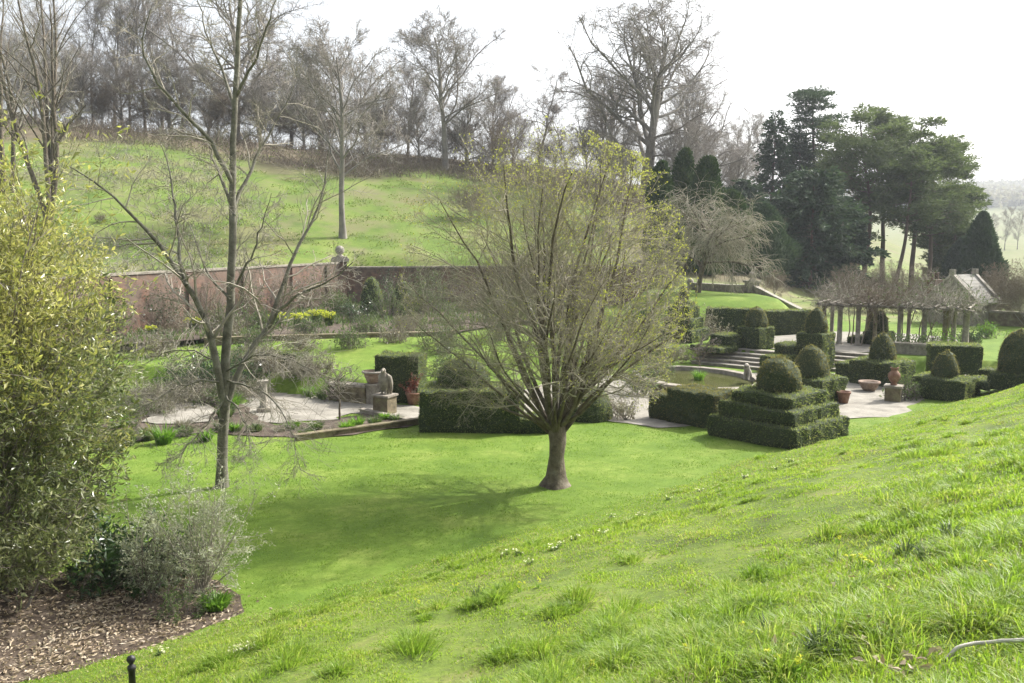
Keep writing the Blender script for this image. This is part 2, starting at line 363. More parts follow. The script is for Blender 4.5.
def ground_mat():
    m, nt, b, out = mat('meadow_and_lawn')
    at_ = nt.nodes.new('ShaderNodeAttribute'); at_.attribute_name = 'cover'; sp = nt.nodes.new('ShaderNodeSeparateColor'); nt.links.new(at_.outputs['Color'], sp.inputs[0])
    lawn = ramp(nt, noise(nt, .5, 8, .7), [(.32, (.066, .122, .016)), (.5, (.118, .186, .025)), (.66, (.18, .232, .048))])
    lawn = mixc(nt, ramp(nt, noise(nt, 3.5, 8, .8), [(.42, (0, 0, 0)), (.62, (.75, .75, .75))]), lawn, (.075, .125, .012))
    bank = ramp(nt, noise(nt, .9, 7, .7), [(.3, (.06, .06, .025)), (.42, (.085, .13, .022)), (.55, (.13, .18, .03)), (.7, (.2, .2, .07))])
    bank = mixc(nt, ramp(nt, noise(nt, 11, 5, .7), [(.42, (0, 0, 0)), (.7, (.7, .7, .7))]), bank, (.07, .085, .03))
    field = ramp(nt, noise(nt, .25, 9, .75), [(.35, (.07, .115, .022)), (.5, (.112, .168, .03)), (.65, (.165, .2, .05))])
    field = mixc(nt, ramp(nt, noise(nt, .22, 8, .7), [(.45, (0, 0, 0)), (.6, (.8, .8, .8))]), field, (.16, .15, .075))
    wood = ramp(nt, noise(nt, .3, 7, .7), [(.3, (.075, .06, .04)), (.6, (.14, .115, .075)), (.75, (.12, .14, .05))])
    c = mixc(nt, sp.outputs[0], lawn, bank); c = mixc(nt, sp.outputs[1], c, field); c = mixc(nt, sp.outputs[2], c, wood)
    nt.links.new(c, b.inputs['Base Color']); b.inputs['Roughness'].default_value = .9; b.inputs['Specular IOR Level'].default_value = .15
    bump(nt, b, noise(nt, 14, 6, .7), .6, .03); return m
ground = mb.obj('ground', ground_mat(), smooth=True); tag(ground, kind='structure')
bs = bank_s(gx, gy); bey = sstep(0, 3, gy - np.interp(gx, WX, WY)) * sstep(48, 60, gy); dd = np.hypot(gx, gy)
aa = gx / np.maximum(gy, 1)
woodm = np.where(gy > 20, sstep(98, 106, dd + 5 * noise2(gx, gy, 8)) * sstep(.30, .18, aa) * sstep(900, 400, dd), 0)
woodm = np.maximum(woodm, sstep(840, 1000, dd + 60 * noise2(gx, gy, 120)) * (gy > 0))
woodm = np.maximum(woodm, sstep(.10, .16, aa) * sstep(.33, .28, aa) * sstep(70, 76, dd) * (gy > 20) * .9)
woodm = np.maximum(woodm, .4 * sstep(125, 160, dd) * sstep(.25, .3, aa) * (gy > 20))
cov = np.stack([sstep(.2, 1.6, bs) * sstep(60, 40, gy), bey, woodm, np.ones_like(bey)], -1).reshape(-1, 4)
ca = ground.data.color_attributes.new('cover', 'FLOAT_COLOR', 'POINT'); ca.data.foreach_set('color', cov.astype(np.float32).ravel())

def sheet(name, pts, m, lift=.03, seed=1, wob=.12, step=.5):
    """flat patch of another ground surface with a slightly uneven edge"""
    pts = np.array(pts, float); rg = rngf(seed); out = []
    for a, b in zip(pts, np.roll(pts, -1, 0)):
        n = max(1, int(np.linalg.norm(b - a) / step))
        for k in range(n): out.append(a + (b - a) * k / n + rg.normal(size=2) * wob)
    P = np.array(out); me = bpy.data.meshes.new(name); z0 = lift
    me.from_pydata([(x, y, T(*P.mean(0)) + z0) for x, y in P], [], [list(range(len(P)))]); me.materials.append(m)
    o = bpy.data.objects.new(name, me); sc.collection.objects.link(o); return tag(o, kind='structure')
lower_gravel_px = [(520, 424), (600, 420), (660, 428), (730, 425), (850, 418), (905, 417), (925, 398), (900, 381), (850, 374), (720, 373), (650, 373), (560, 380), (480, 402)]
gl = [G(*p) for p in lower_gravel_px]
o = sheet('gravel_court', gl, M['gravel'], .03)
path_px = [(238, 408), (248, 397), (265, 393), (320, 392), (345, 401), (440, 409), (452, 425), (418, 421), (350, 413), (335, 420), (265, 424), (246, 420)]
sheet('gravel_path', [G(*p) for p in path_px], M['gravel'], .03, 2)
o = sheet('upper_gravel', [G(*p, .7) for p in [(735, 345), (800, 352), (850, 352), (905, 352), (945, 346), (960, 338), (900, 333), (830, 331), (790, 335), (750, 338)]], M['gravel'], 0.0, 3)
for v in o.data.vertices: v.co.z = .70
sheet('gravel_path', [G(*p) for p in [(140, 424), (152, 411), (176, 405), (206, 406), (216, 413), (208, 422), (180, 425)]], M['gravel'], .07, 12)
bed_px = [(205, 433), (300, 440), (338, 438), (417, 424), (402, 421), (365, 413), (335, 421), (270, 426), (240, 405), (215, 398), (150, 400), (110, 412), (90, 440), (110, 446)]
sheet('flower_bed', [G(*p) for p in bed_px], M['soil'], .034, 4)
mulch_px = [(-120, 705), (-60, 600), (60, 575), (150, 570), (215, 582), (241, 598), (243, 612), (228, 625), (200, 640), (150, 656), (90, 672), (20, 684), (-60, 720)]
sheet('mulch_bed', [G(*p) for p in mulch_px], M['soil'], .035, 5, .05, .25)
A1 = at(80, 275, 43.8)[:2]; A2 = at(340, 262, 67.5)[:2]; A0 = A1 - (A2 - A1) / np.linalg.norm(A2 - A1) * 7
BED = [tuple(G(205, 346, .8)), tuple(G(300, 343, .8)), tuple(G(452, 339, .8)), tuple(at(600, 262, 62)[:2]), tuple(at(600, 264, 71)[:2]), tuple(A2 + np.array([1, -.6])), tuple(A2 + np.array([-.2, -.8])), tuple(A1 + np.array([.5, -.5])), tuple(A1 + np.array([2, -3]))]
o = sheet('border_bed', BED, M['soil'], .02, 6, .06)
for v in o.data.vertices: v.co.z = 1.13
# ------------------------------------------------------------------ walls
def wall_run(name, label, P, Q, zb, zt, th, m, mc, cop=.12, over=.06, zt2=None):
    P = np.array(P); Q = np.array(Q); L = np.linalg.norm(Q - P); an = atan2(Q[1] - P[1], Q[0] - P[0]); zt2 = zt if zt2 is None else zt2
    t = thing(name, label, 'wall', (P[0], P[1], 0), an)
    def slab(x0, x1, y0, y1, f0, f1, nm, mm, n):
        mb = MB(); X = np.linspace(x0, x1, n)
        V = np.array([[(x, y0, f0(x)), (x, y1, f0(x)), (x, y1, f1(x)), (x, y0, f1(x))] for x in X]).reshape(-1, 3)
        rr = rngf(len(name)); V += rr.normal(size=V.shape) * .006
        F4 = []
        for k in range(n - 1):
            b = k * 4
            for a, c in ((0, 1), (1, 2), (2, 3), (3, 0)): F4.append([b + a, b + c, b + 4 + c, b + 4 + a])
        F4.append([0, 3, 2, 1]); e = (n - 1) * 4; F4.append([e, e + 1, e + 2, e + 3]); mb.add(V, np.array(F4)); return mb.obj(nm, mm, t)
    top = lambda x: zt + (zt2 - zt) * x / L
    slab(0, L, -th / 2, th / 2, lambda x: zb, top, 'masonry', m, max(2, int(L / 1.2)))
    slab(-.04, L + .04, -th / 2 - over, th / 2 + over, lambda x: top(x) + .002, lambda x: top(x) + cop, 'coping', mc, max(2, int(L / .9)))
    return t, L, an
def ball_finial(parent, x, y, z, s, m, name='ball_finial'):
    mb = MB(); lathe(mb, [(.001, 0), (.5 * s, 0), (.5 * s, .16 * s), (.3 * s, .24 * s), (.3 * s, .32 * s)] + [(.62 * s * sin(a_), .88 * s - .62 * s * cos(a_)) for a_ in np.linspace(.45, pi - .01, 9)], 18, (x, y))
    for i, v in enumerate(mb.V): mb.V[i] = v + np.array([0, 0, z])
    return mb.obj(name, m, parent, True)
A1 = at(80, 275, 43.8)[:2]; A2 = at(340, 262, 67.5)[:2]; A0 = A1 - (A2 - A1) / np.linalg.norm(A2 - A1) * 7
t, L, an = wall_run('brick_garden_wall', 'long weathered red brick garden wall with pale coping below the hill field', A0, A2, .3, 4.1, .4, M['brick'], M['stone'])
for k, f in enumerate((.28, .46, .62, .79, .93)):
    mb = MB(); box(mb, L * f - .28, L * f + .28, -.36, -.203, .3, 4.0); mb.obj('pilaster', M['brick'], t)
t, L, an = wall_run('brick_garden_wall', 'lower red brick wall running right from the ball finial pier', A2 + np.array([.3, .05]), at(640, 264, 72)[:2], .3, 3.75, .4, M['brick'], M['stone'])
for f in (.25, .5, .75):
    mb = MB(); box(mb, L * f - .28, L * f + .28, -.36, -.203, .3, 3.65); mb.obj('pilaster', M['brick'], t)
t = thing('gate_pier', 'square brick pier with stone cap and ball finial at the wall corner', 'pier', (A2[0], A2[1], 0), an)
mb = MB(); box(mb, -.5, .5, -.5, .5, .3, 4.25); mb.obj('shaft', M['brick'], t)
mb = MB(); box(mb, -.66, .66, -.66, .66, 4.252, 4.5); box(mb, -.56, .56, -.56, .56, 4.5, 4.62); mb.obj('cap', M['stone_pale'], t)
ball_finial(t, 0, 0, 4.62, .55, M['stone_pale'])
mb = MB()
V = np.array([(-.45, -1.5, .3), (.45, -1.5, .3), (.45, -.503, .3), (-.45, -.503, .3), (-.45, -.62, 3.3), (.45, -.62, 3.3), (.45, -.503, 3.3), (-.45, -.503, 3.3), ])
mb.add(V, np.array([[0, 1, 5, 4], [1, 2, 6, 5], [3, 0, 4, 7], [4, 5, 6, 7], [2, 3, 7, 6]])); mb.obj('buttress', M['brick'], t)
wall_run('border_wall', 'low mossy stone wall edging the flower border under the brick wall', G(205, 347, .8), G(452, 340, .8), .3, 1.2, .4, M['stone_moss'], M['stone_moss'], .08, .04)
wall_run('retaining_wall', 'short mossy retaining wall beside the urn pier', G(332, 400), G(368, 404), -.1, .62, .4, M['stone_moss'], M['stone'], .08, .04)
wall_run('edging_kerb', 'low mossy stone kerb edging the flower bed in front of lawn', G(296, 441), G(418, 424), -.1, .16, .22, M['stone_moss'], M['stone_moss'], .04, .02)
wall_run('edging_kerb', 'low stone kerb behind the flower bed along gravel path', G(362, 413), G(408, 423), -.1, .12, .2, M['stone'], M['stone'], .04, .02)
# ramp wall with two ball finial piers beyond the pool
B1 = at(752, 284, 62); B2 = at(806, 311, 56); B0 = at(690, 290, 66)
t, L, an = wall_run('ramp_wall', 'sloping stone wall with pale coping descending from ball finial to hedge', B1[:2], B2[:2], .2, B1[2] - .1, .26, M['stone'], M['stone_pale'], .1, .03, B2[2] - .1)
wall_run('terrace_wall', 'level stone wall between two ball finial piers under conifers', B0[:2], B1[:2] - np.array([.5, 0]), .2, B1[2] - .2, .4, M['stone'], M['stone_pale'], .12, .06)
for nm, Bp, lab in (('r', B1, 'stone pier with ball finial at the head of the sloping wall'), ('l', B0, 'stone pier with ball finial left of the sloping wall, half behind twigs')):
    t = thing('finial_pier', lab, 'pier', (Bp[0], Bp[1], 0), .4)
    mb = MB(); box(mb, -.35, .35, -.35, .35, .2, Bp[2] + .1); mb.obj('shaft', M['stone'], t)
    mb = MB(); box(mb, -.45, .45, -.45, .45, Bp[2] + .102, Bp[2] + .24); mb.obj('cap', M['stone_pale'], t)
    ball_finial(t, 0, 0, Bp[2] + .24, .42, M['stone_pale'])
wall_run('boundary_wall', 'low grey field wall behind the bright lawn on the right', at(972, 318, 56)[:2], at(1100, 325, 52)[:2], .2, 1.45, .45, M['stone_moss'], M['stone'], .1, .03)
# steps
def steps(label, c, rz, wd, n=5, rise=.14, tread=.42):
    t = thing('stone_steps', label, 'steps', (c[0], c[1], 0), rz)
    for k in range(n):
        mb = MB(); y0 = (k - n / 2) * tread
        box(mb, -wd / 2, wd / 2, y0, (n / 2) * tread + .3, (k * rise - .1) if k == 0 else k * rise + .002, (k + 1) * rise - .05)
        mb.obj('riser', M['stone'], t)
        mb = MB(); box(mb, -wd / 2 - .03, wd / 2 + .03, y0 - .05, y0 + tread, (k + 1) * rise - .048, (k + 1) * rise); mb.obj('tread', M['stone_pale'], t)
steps('broad flight of pale stone steps rising from the pool', G(742, 359, .3), R(-40), 4.2)
steps('second flight of stone steps seen between domed topiaries', G(836, 362, .3), R(-40), 2.4)
# pool
def pool():
    c = G(697, 385); t = thing('garden_pool', 'stone rimmed garden pool with dull green water', 'pool', (c[0], c[1], 0), R(20))
    a = np.arange(16) * 2 * pi / 16
    def ring(rx, ry, z): return np.stack([rx * np.cos(a), ry * np.sin(a), 0 * a + z], 1)
    def bands(nm, rs, m):
        mb = MB(); V = np.concatenate([ring(*r) for r in rs]); k, i = np.meshgrid(np.arange(len(rs) - 1), np.arange(16), indexing='ij'); i2 = (i + 1) % 16
        mb.add(V, np.stack([k * 16 + i, k * 16 + i2, (k + 1) * 16 + i2, (k + 1) * 16 + i], -1).reshape(-1, 4)); return mb.obj(nm, m, t)
    bands('basin_wall', [(2.42, 3.2, -.1), (2.42, 3.2, .27)], M['stone_moss'])
    bands('rim', [(2.44, 3.24, .272), (2.52, 3.3, .28), (2.52, 3.3, .36), (2.1, 2.87, .37), (2.09, 2.85, .0)], M['stone'])
    m, nt, b, out = mat('pond_water'); b.inputs['Base Color'].default_value = (.07, .075, .025, 1); b.inputs['Roughness'].default_value = .08
    bump(nt, b, noise(nt, 3, 3), .12, .03)
    mb = MB(); mb.add(np.concatenate([ring(2.1, 2.86, .2), [[0, 0, .2]]]), np.array([[i, (i + 1) % 16, 16] for i in range(16)])); mb.obj('water', m, t)
    return c
PC = pool()
# cottage roof beyond the pergola
def cottage():
    c = at(951, 290, 56); g = .5
    t = thing('stone_cottage', 'small stone outbuilding with tiled roof and pale gable copings', 'building', (c[0], c[1], g), R(-62))
    W, Ln, eh, rh = 1.6, 2.3, 1.6, 3.15        # half span (local x), length (local y from 0), eave, ridge
    mb = MB()
    for y in (0, Ln):
        mb.add([(-W, y, -.5), (W, y, -.5), (W, y, eh), (0, y, rh - .05), (-W, y, eh)], np.array([[0, 1, 2], [0, 2, 3], [0, 3, 4]]))
    mb.add([(-W, 0, -.5), (-W, Ln, -.5), (-W, Ln, eh), (-W, 0, eh), (W, 0, -.5), (W, Ln, -.5), (W, Ln, eh), (W, 0, eh)], np.array([[0, 1, 2, 3], [4, 5, 6, 7]]))
    mb.obj('wall', M['stone'], t)
    mb = MB()
    for sx in (-1, 1):
        o0 = np.array([(0, .2, rh), (0, Ln - .2, rh), (sx * (W + .2), Ln - .2, eh - .12), (sx * (W + .2), .2, eh - .12)]); mb.add(np.concatenate([o0, o0 + [0, 0, .09]]), np.array([[0, 1, 2, 3], [4, 5, 6, 7], [0, 3, 7, 4], [1, 2, 6, 5], [3, 2, 6, 7]]))
    mb.obj('roof', M['slate'], t)
    for y in (-.05, Ln - .2):
        mb = MB()
        for sx in (-1, 1):
            o0 = np.array([(0, y, rh + .02), (0, y + .25, rh + .02), (sx * (W + .28), y + .25, eh - .12), (sx * (W + .28), y, eh - .12)]); mb.add(np.concatenate([o0, o0 + [0, 0, .2]]), np.array([[0, 1, 2, 3], [4, 5, 6, 7], [0, 3, 7, 4], [1, 2, 6, 5], [3, 2, 6, 7]]))
        box(mb, -.15, .15, y, y + .25, rh + .1, rh + .42); mb.obj('coping', M['stone_pale'], t)
    c2 = at(934, 285, 58); t2 = thing('chimney_stack', 'weathered brown chimney stack left of the tiled outbuilding roof', 'chimney', (c2[0], c2[1], .5), .5)
    mb = MB(); box(mb, -.36, .36, -.32, .32, -.6, 2.7); box(mb, -.44, .44, -.4, .4, 2.702, 2.85); mb.obj('stack', M['brick'], t2)
    for x in (-.22, .2):
        mb = MB(); lathe(mb, [(.17, 2.85), (.14, 3.1), (.17, 3.3), (.12, 3.31)], 10, (x, 0)); mb.obj('chimney_pot', M['brick'], t2)
cottage()

# ------------------------------------------------------------------ clipped yew
def ring_pts(kind, hx, hy, ins, Mn):
    hx2, hy2 = max(hx - ins, .01), max(hy - ins, .01)
    if kind == 'round':
        a = np.arange(Mn) * 2 * pi / Mn; return np.stack([hx2 * np.cos(a), hy2 * np.sin(a)], 1)
    tot = 4 * (hx + hy); n1 = max(2, int(round(Mn * 2 * hx / tot))); n2 = max(2, int(round(Mn * 2 * hy / tot)))
    t1 = np.linspace(-1, 1, n1, endpoint=False); t2 = np.linspace(-1, 1, n2, endpoint=False)
    return np.concatenate([np.stack([t1 * hx2, -hy2 + 0 * t1], 1), np.stack([hx2 + 0 * t2, t2 * hy2], 1), np.stack([-t1 * hx2, hy2 + 0 * t1], 1), np.stack([-hx2 + 0 * t2, -t2 * hy2], 1)])
def clipped(name, parent, kind, hx, hy, z0, z1, seed, ls=.05, m='yew', core='yew_core', off=(0, 0), step=.16, rough=.05, cover=1.25, prof=None, loc=None):
    rg = rngf(seed); mb = MB(); H = z1 - z0
    if prof is None:
        if kind == 'dome':
            tt = np.linspace(0, 1, max(7, int(H / step * 1.3)))
            prof = [(hx * (1 - (.93 + .07 * min(1, t * 4)) * (1 - t ** 2.3) ** .55), z0 + H * t) for t in tt]; prof[-1] = (hx - .012, z1)
        else:
            k = max(3, int(H / step)); r = min(hx, hy)
            prof = [(.03 if i == 0 else 0, z0 + (H - .04) * i / k) for i in range(k + 1)] + [(.045, z1)]
            kk = max(2, int(r / (step * 1.4))); prof += [(.045 + (r - .055) * i / kk, z1 + .015) for i in range(1, kk + 1)]
    rk = 'round' if kind in ('dome', 'round') else 'box'
    Mn = max(14, int((2 * pi * hx if rk == 'round' else 4 * (hx + hy)) / step))
    Rg = [ring_pts(rk, hx, hy, i, Mn) for i, z in prof]; m_ = len(Rg[0])
    V = np.stack([np.concatenate([r, np.full((m_, 1), z)], 1) for r, (i, z) in zip(Rg, prof)]) + np.array([off[0], off[1], 0])
    dn = np.stack([noise3(V * 2.3 + seed), noise3(V * 2.3 + seed + 31), noise3(V * 2.3 + seed + 57)], -1) + .7 * np.stack([noise3(V * 6 + seed), noise3(V * 6 + seed + 31), noise3(V * 6 + seed + 57)], -1)
    V = V + dn * rough
    K = len(prof); k, i = np.meshgrid(np.arange(K - 1), np.arange(m_), indexing='ij'); i2 = (i + 1) % m_
    Q = np.stack([k * m_ + i, k * m_ + i2, (k + 1) * m_ + i2, (k + 1) * m_ + i], -1).reshape(-1, 4)
    Vf = V.reshape(-1, 3); mb.add(Vf, Q, 0)
    q = Vf[Q]; nn = np.cross(q[:, 2] - q[:, 0], q[:, 3] - q[:, 1]); ar = np.linalg.norm(nn, axis=1) / 2; nn = unit(nn)
    N = int(min(60000, ar.sum() / (ls * ls * .5) * cover)); f = rg.choice(len(Q), N, p=ar / ar.sum()); u, v = rg.uniform(size=(2, N, 1))
    p = (q[f, 0] * (1 - u) + q[f, 1] * u) * (1 - v) + (q[f, 3] * (1 - u) + q[f, 2] * u) * v
    D = nn[f] * .22 + rg.normal(size=(N, 3)) * .6 + np.array([0, 0, .1])
    spr = rg.uniform(size=N) < .06; D = np.where(spr[:, None], D + nn[f] * .9, D); ll = ls * rg.uniform(.7, 1.5, N) * np.where(spr, 1.9, 1)
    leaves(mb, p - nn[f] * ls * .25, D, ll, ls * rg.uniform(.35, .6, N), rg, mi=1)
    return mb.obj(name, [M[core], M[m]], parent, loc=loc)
GT = 'domed yew topiaries round the pool court'
def topiary(label, px, d, pyb, pyt, Rd, tiers, rz=-36, seed=1, ls=.05, xy=None):
    """tiers: (half x, half y, top z (world), offset x, offset y); the dome stands on the last"""
    c = at(px, pyb, d)[:2] if xy is None else xy
    g = T(c[0], c[1]) - .05; t = thing('domed_topiary', label, 'topiary', (c[0], c[1], g), R(rz), GT)
    zb = at(px, pyb, d - Rd * .8)[2] - g; zt = at(px, pyt, d)[2] - g; z0 = 0
    for k, tr in enumerate(tiers):
        hx, hy, zt_ = tr[:3]; of = tr[3:5] if len(tr) > 3 else (0, 0); own = len(tr) > 3
        clipped('tier', t, 'box', hx, hy, 0 if own else z0, zt_ - g, seed * 10 + k, ls, off=of)
        if not own: z0 = zt_ - g - .06
    clipped('dome', t, 'dome', Rd, Rd, zb - .08, zt, seed * 10 + 9, ls, m='yew_top')
fc = G(797, 452); A_c = fc + np.array([.07, 2.12])
topiary('largest domed yew topiary with three square tiers on the lawn edge', 771, A_c[1], 391, 356, .70, [(1.5, 1.5, .62), (1.26, 1.26, 1.05), (1.02, 1.02, 1.43)], -47, 1, .055, A_c)
topiary('domed yew topiary right behind the largest tiered one', 811, 33, 380, 344.5, .65, [(.92, .92, .92)], -47, 2)
topiary('domed yew on a wide box above the terracotta bowl', 882.5, 37, 362, 332, .54, [(.95, .95, .99), (.55, .5, .75, -1.3, .1)], -47, 3, .055)
topiary('domed yew on a tiered block left of the upper steps', 756, 43.5, 327, 306, .54, [(.62, .62, 1.72), (.62, .7, 1.35, -.9, -.9), (.9, .7, .85, -1.0, -2.0)], -50, 4, .06)
topiary('domed yew between the two flights of steps before the pergola', 816, 40.5, 333, 308, .50, [(.62, .62, 1.75), (.5, .62, 1.2, -1.0, -.35), (.6, .6, .75, -1.0, -1.4)], -47, 5, .06)
topiary('farthest domed yew against the pergola posts', 879, 45, 334, 311, .46, [(.55, .55, 1.35), (.4, .5, 1.05, -.9, -.2)], -47, 6, .06)
topiary('lopsided domed yew on a low box just below the bank', 945, 33.5, 381, 351, .47, [(.95, .8, .82)], -44, 7, .05)
topiary('big rounded yew dome cut by the right edge of the photo', 1019, 33, 372, 329, .74, [(.8, .8, 1.05), (.45, .6, .72, -1.15, -.3), (.4, .5, .98, -1.1, .9)], -44, 8, .05)
topiary('small dark domed yew on stacked tiers beyond the pool', 684, 47, 299, 286, .28, [(1.0, 1.0, 1.3), (.75, .75, 1.9), (.6, .6, 2.5), (.4, .4, 2.75)], -40, 9, .07)
def hedge(label, c, hx, hy, zt, rz, seed, ls=.05, z0=None, m='yew', kind='box', tiers=(), cat='hedge', name='clipped_hedge'):
    g = T(c[0], c[1]) - .06 if z0 is None else z0
    if not tiers:
        o = clipped(name, None, kind, hx, hy, 0, zt - g, seed, ls, m); o.location = (c[0], c[1], g); o.rotation_euler = (0, 0, R(rz)); return tag(o, label, cat)
    t = thing(name, label, cat, (c[0], c[1], g), R(rz)); clipped('hedge_block', t, kind, hx, hy, 0, zt - g, seed, ls, m)
    for k, (kd, ax, ay, a0, a1, ox, oy) in enumerate(tiers): clipped('hedge_block', t, kd, ax, ay, a0 - g, a1 - g, seed + 1 + k, ls, m, off=(ox, oy))
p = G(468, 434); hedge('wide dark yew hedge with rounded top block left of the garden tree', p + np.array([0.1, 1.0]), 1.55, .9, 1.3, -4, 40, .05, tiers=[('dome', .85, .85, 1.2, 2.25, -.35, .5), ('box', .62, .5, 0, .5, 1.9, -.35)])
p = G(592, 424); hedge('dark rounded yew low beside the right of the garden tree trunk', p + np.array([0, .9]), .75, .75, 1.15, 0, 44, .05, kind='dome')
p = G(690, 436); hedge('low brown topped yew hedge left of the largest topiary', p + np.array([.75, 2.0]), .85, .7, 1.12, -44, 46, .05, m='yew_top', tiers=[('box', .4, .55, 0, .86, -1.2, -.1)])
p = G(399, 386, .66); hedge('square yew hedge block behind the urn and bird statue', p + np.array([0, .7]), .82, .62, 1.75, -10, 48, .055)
hedge('dark yew hedge under the grass bank left of the sloping wall', at(729, 318, 51)[:2], 1.25, .35, 2.05, -18, 50, .07)
hedge('yew hedge running beneath the sloping stone wall', at(786, 320, 50)[:2], 1.35, .4, 2.0, 14, 51, .07)
hedge('pale topped box hedge between topiary and pergola end', at(954, 357, 38.5)[:2], 1.0, .8, 1.45, -20, 52, .055)
hedge('dark clipped yew column standing before the brick wall', at(372, 300, 58)[:2], .75, .75, 3.5, 0, 53, .08, kind='dome')
hedge('second clipped yew column near the wall, half behind twigs', at(404, 300, 57)[:2], .85, .8, 3.3, 10, 54, .08, kind='dome')
hedge('small square hedge stub beside the border lawn', at(292, 372, 36.5)[:2], .5, .5, 1.35, -20, 56, .055)
# ------------------------------------------------------------------ garden ornaments
def urn_bowl(mb, s, z0=0, c=(0, 0)):
    lathe(mb, [(.001, z0), (.26 * s, z0), (.26 * s, z0 + .06 * s), (.30 * s, z0 + .08 * s), (.40 * s, z0 + .3 * s), (.47 * s, z0 + .5 * s), (.54 * s, z0 + .54 * s), (.55 * s, z0 + .62 * s), (.47 * s, z0 + .63 * s), (.42 * s, z0 + .5 * s), (.001, z0 + .48 * s)], 24, c)
p = G(373.5, 404); t = thing('planter_urn', 'broad terracotta planter with pale rim standing on a stone pier', 'urn', (p[0], p[1], .77), 0)
mb = MB(); urn_bowl(mb, .72, 0); mb.obj('bowl', M['terracotta_pale'], t, True)
mb = MB(); lathe(mb, [(.405, .395), (.415, .42), (.405, .452), (.35, .456)], 24); mb.obj('rim', M['stone_pale'], t, True)
mb = MB(); lathe(mb, [(.001, .37), (.3, .37)], 16); mb.obj('planting_soil', M['soil'], t)
t = thing('stone_pier', 'grey stone pier carrying the broad planter at the wall end', 'pier', (p[0], p[1], 0), R(-20))
mb = MB(); box(mb, -.19, .19, -.19, .19, -.05, .7); mb.obj('shaft', M['stone'], t)
mb = MB(); box(mb, -.25, .25, -.25, .25, .702, .768); mb.obj('cap', M['stone_pale'], t)
p = G(385, 414); t = thing('statue_pedestal', 'square mossy stone pedestal under the bird statue', 'pedestal', (p[0], p[1], 0), R(-25))
mb = MB(); box(mb, -.29, .29, -.29, .29, -.05, .62); mb.obj('shaft', M['stone_moss'], t)
mb = MB(); box(mb, -.34, .34, -.34, .34, .622, .69); mb.obj('cap', M['stone'], t)
# stone eagle: upright body with folded wings and turned head
t = thing('bird_statue', 'weathered stone eagle statue with folded wings perched on its pedestal', 'statue', (p[0], p[1], .69), R(-35), s=.82)
def blob(mb, pts, n=14, squash=(1, 1)):
    """pts: (x, y, z, r) along a spine"""
    pts = np.array(pts, float); P = pts[None, :, :3]; tubes(mb, P, pts[None, :, 3], n)
mb = MB(); blob(mb, [(0, .05, .10, .02), (0, .04, .14, .13), (0, .03, .3, .2), (0, 0, .5, .24), (0, -.04, .7, .22), (.02, -.08, .86, .14), (.05, -.12, .96, .10), (.08, -.14, 1.04, .10), (.1, -.16, 1.1, .06), (.1, -.17, 1.13, .01)])
blob(mb, [(.1, -.2, 1.06, .05), (.16, -.27, 1.05, .045), (.2, -.32, 1.02, .03), (.21, -.33, .98, .008)], 8)
mb.obj('body', M['stone'], t, True)
for sx in (-1, 1):
    mb = MB(); blob(mb, [(sx * .14, .0, .86, .04), (sx * .24, .03, .74, .11), (sx * .26, .08, .5, .11), (sx * .22, .15, .25, .08), (sx * .15, .22, .02, .04), (sx * .13, .24, -.0, .01)], 9); mb.obj('wing', M['stone'], t, True)
    mb = MB(); blob(mb, [(sx * .1, -.03, .3, .08), (sx * .1, -.05, .14, .06), (sx * .1, -.07, .02, .045), (sx * .1, -.16, .015, .03)], 8); mb.obj('leg', M['stone'], t, True)
mb = MB(); blob(mb, [(0, .12, .28, .12), (0, .2, .12, .1), (0, .26, 0.01, .07)], 8); mb.obj('tail', M['stone'], t, True)
# sundial column
p = G(264, 412); t = thing('stone_column', 'slender pale stone sundial column standing on the gravel path', 'sundial', (p[0], p[1], .02), .3)
mb = MB(); box(mb, -.24, .24, -.24, .24, 0, .14); mb.obj('plinth', M['stone'], t)
mb = MB(); lathe(mb, [(.17, .142), (.14, .2), (.125, .3), (.135, .55), (.13, .8), (.12, .93), (.16, .97), (.17, 1.0)], 18); mb.obj('shaft', M['stone_pale'], t, True)
mb = MB(); box(mb, -.19, .19, -.19, .19, 1.002, 1.09); mb.obj('cap', M['stone_pale'], t)
def pot_mesh(mb, r, h):
    lathe(mb, [(.001, 0), (r * .68, 0), (r * .95, h * .8), (r * .95, h * .82), (r * 1.06, h * .83), (r * 1.06, h), (r * .9, h), (r * .85, h * .8), (.001, h * .78)], 22)
p = G(414, 405); t = thing('terracotta_pot', 'round terracotta pot holding a red leaved shrub on gravel', 'pot', (p[0], p[1], .03))
mb = MB(); pot_mesh(mb, .3, .45); mb.obj('pot', M['terracotta'], t, True)
mb = MB(); rg = rngf(5); P, Rr = grow(np.zeros((14, 3)) + [0, 0, .36] + rg.normal(size=(14, 3)) * .06, rg.normal(size=(14, 3)) * .5 + [0, 0, 1.2], rg.uniform(.4, .85, 14), .008, 5, .15, .1, rg); tubes(mb, P, Rr, 4)
i = rg.integers(0, 14, 420); pp, TT, rr = sample(P, Rr, i, rg.uniform(.35, 1, 420)); leaves(mb, pp, TT * .4 + rg.normal(size=(420, 3)), .09, .045, rg, mi=1)
o = mb.obj('potted_shrub', [M['twig_brown'], M['redleaf']], t)
p = G(869, 391); t = thing('terracotta_bowl', 'wide shallow terracotta bowl on gravel beside the urn pedestal', 'planter', (p[0], p[1], .03))
mb = MB(); lathe(mb, [(.001, 0), (.22, 0), (.3, .1), (.36, .26), (.42, .3), (.42, .36), (.34, .35), (.3, .27), (.001, .26)], 24); mb.obj('bowl', M['terracotta_pale'], t, True)
mb = MB(); lathe(mb, [(.001, .3), (.33, .3)], 16); mb.obj('planting_soil', M['soil'], t)
p = G(893, 401); t = thing('urn_pedestal', 'square stone pedestal under the orange terracotta jar', 'pedestal', (p[0], p[1], .02), R(-30))
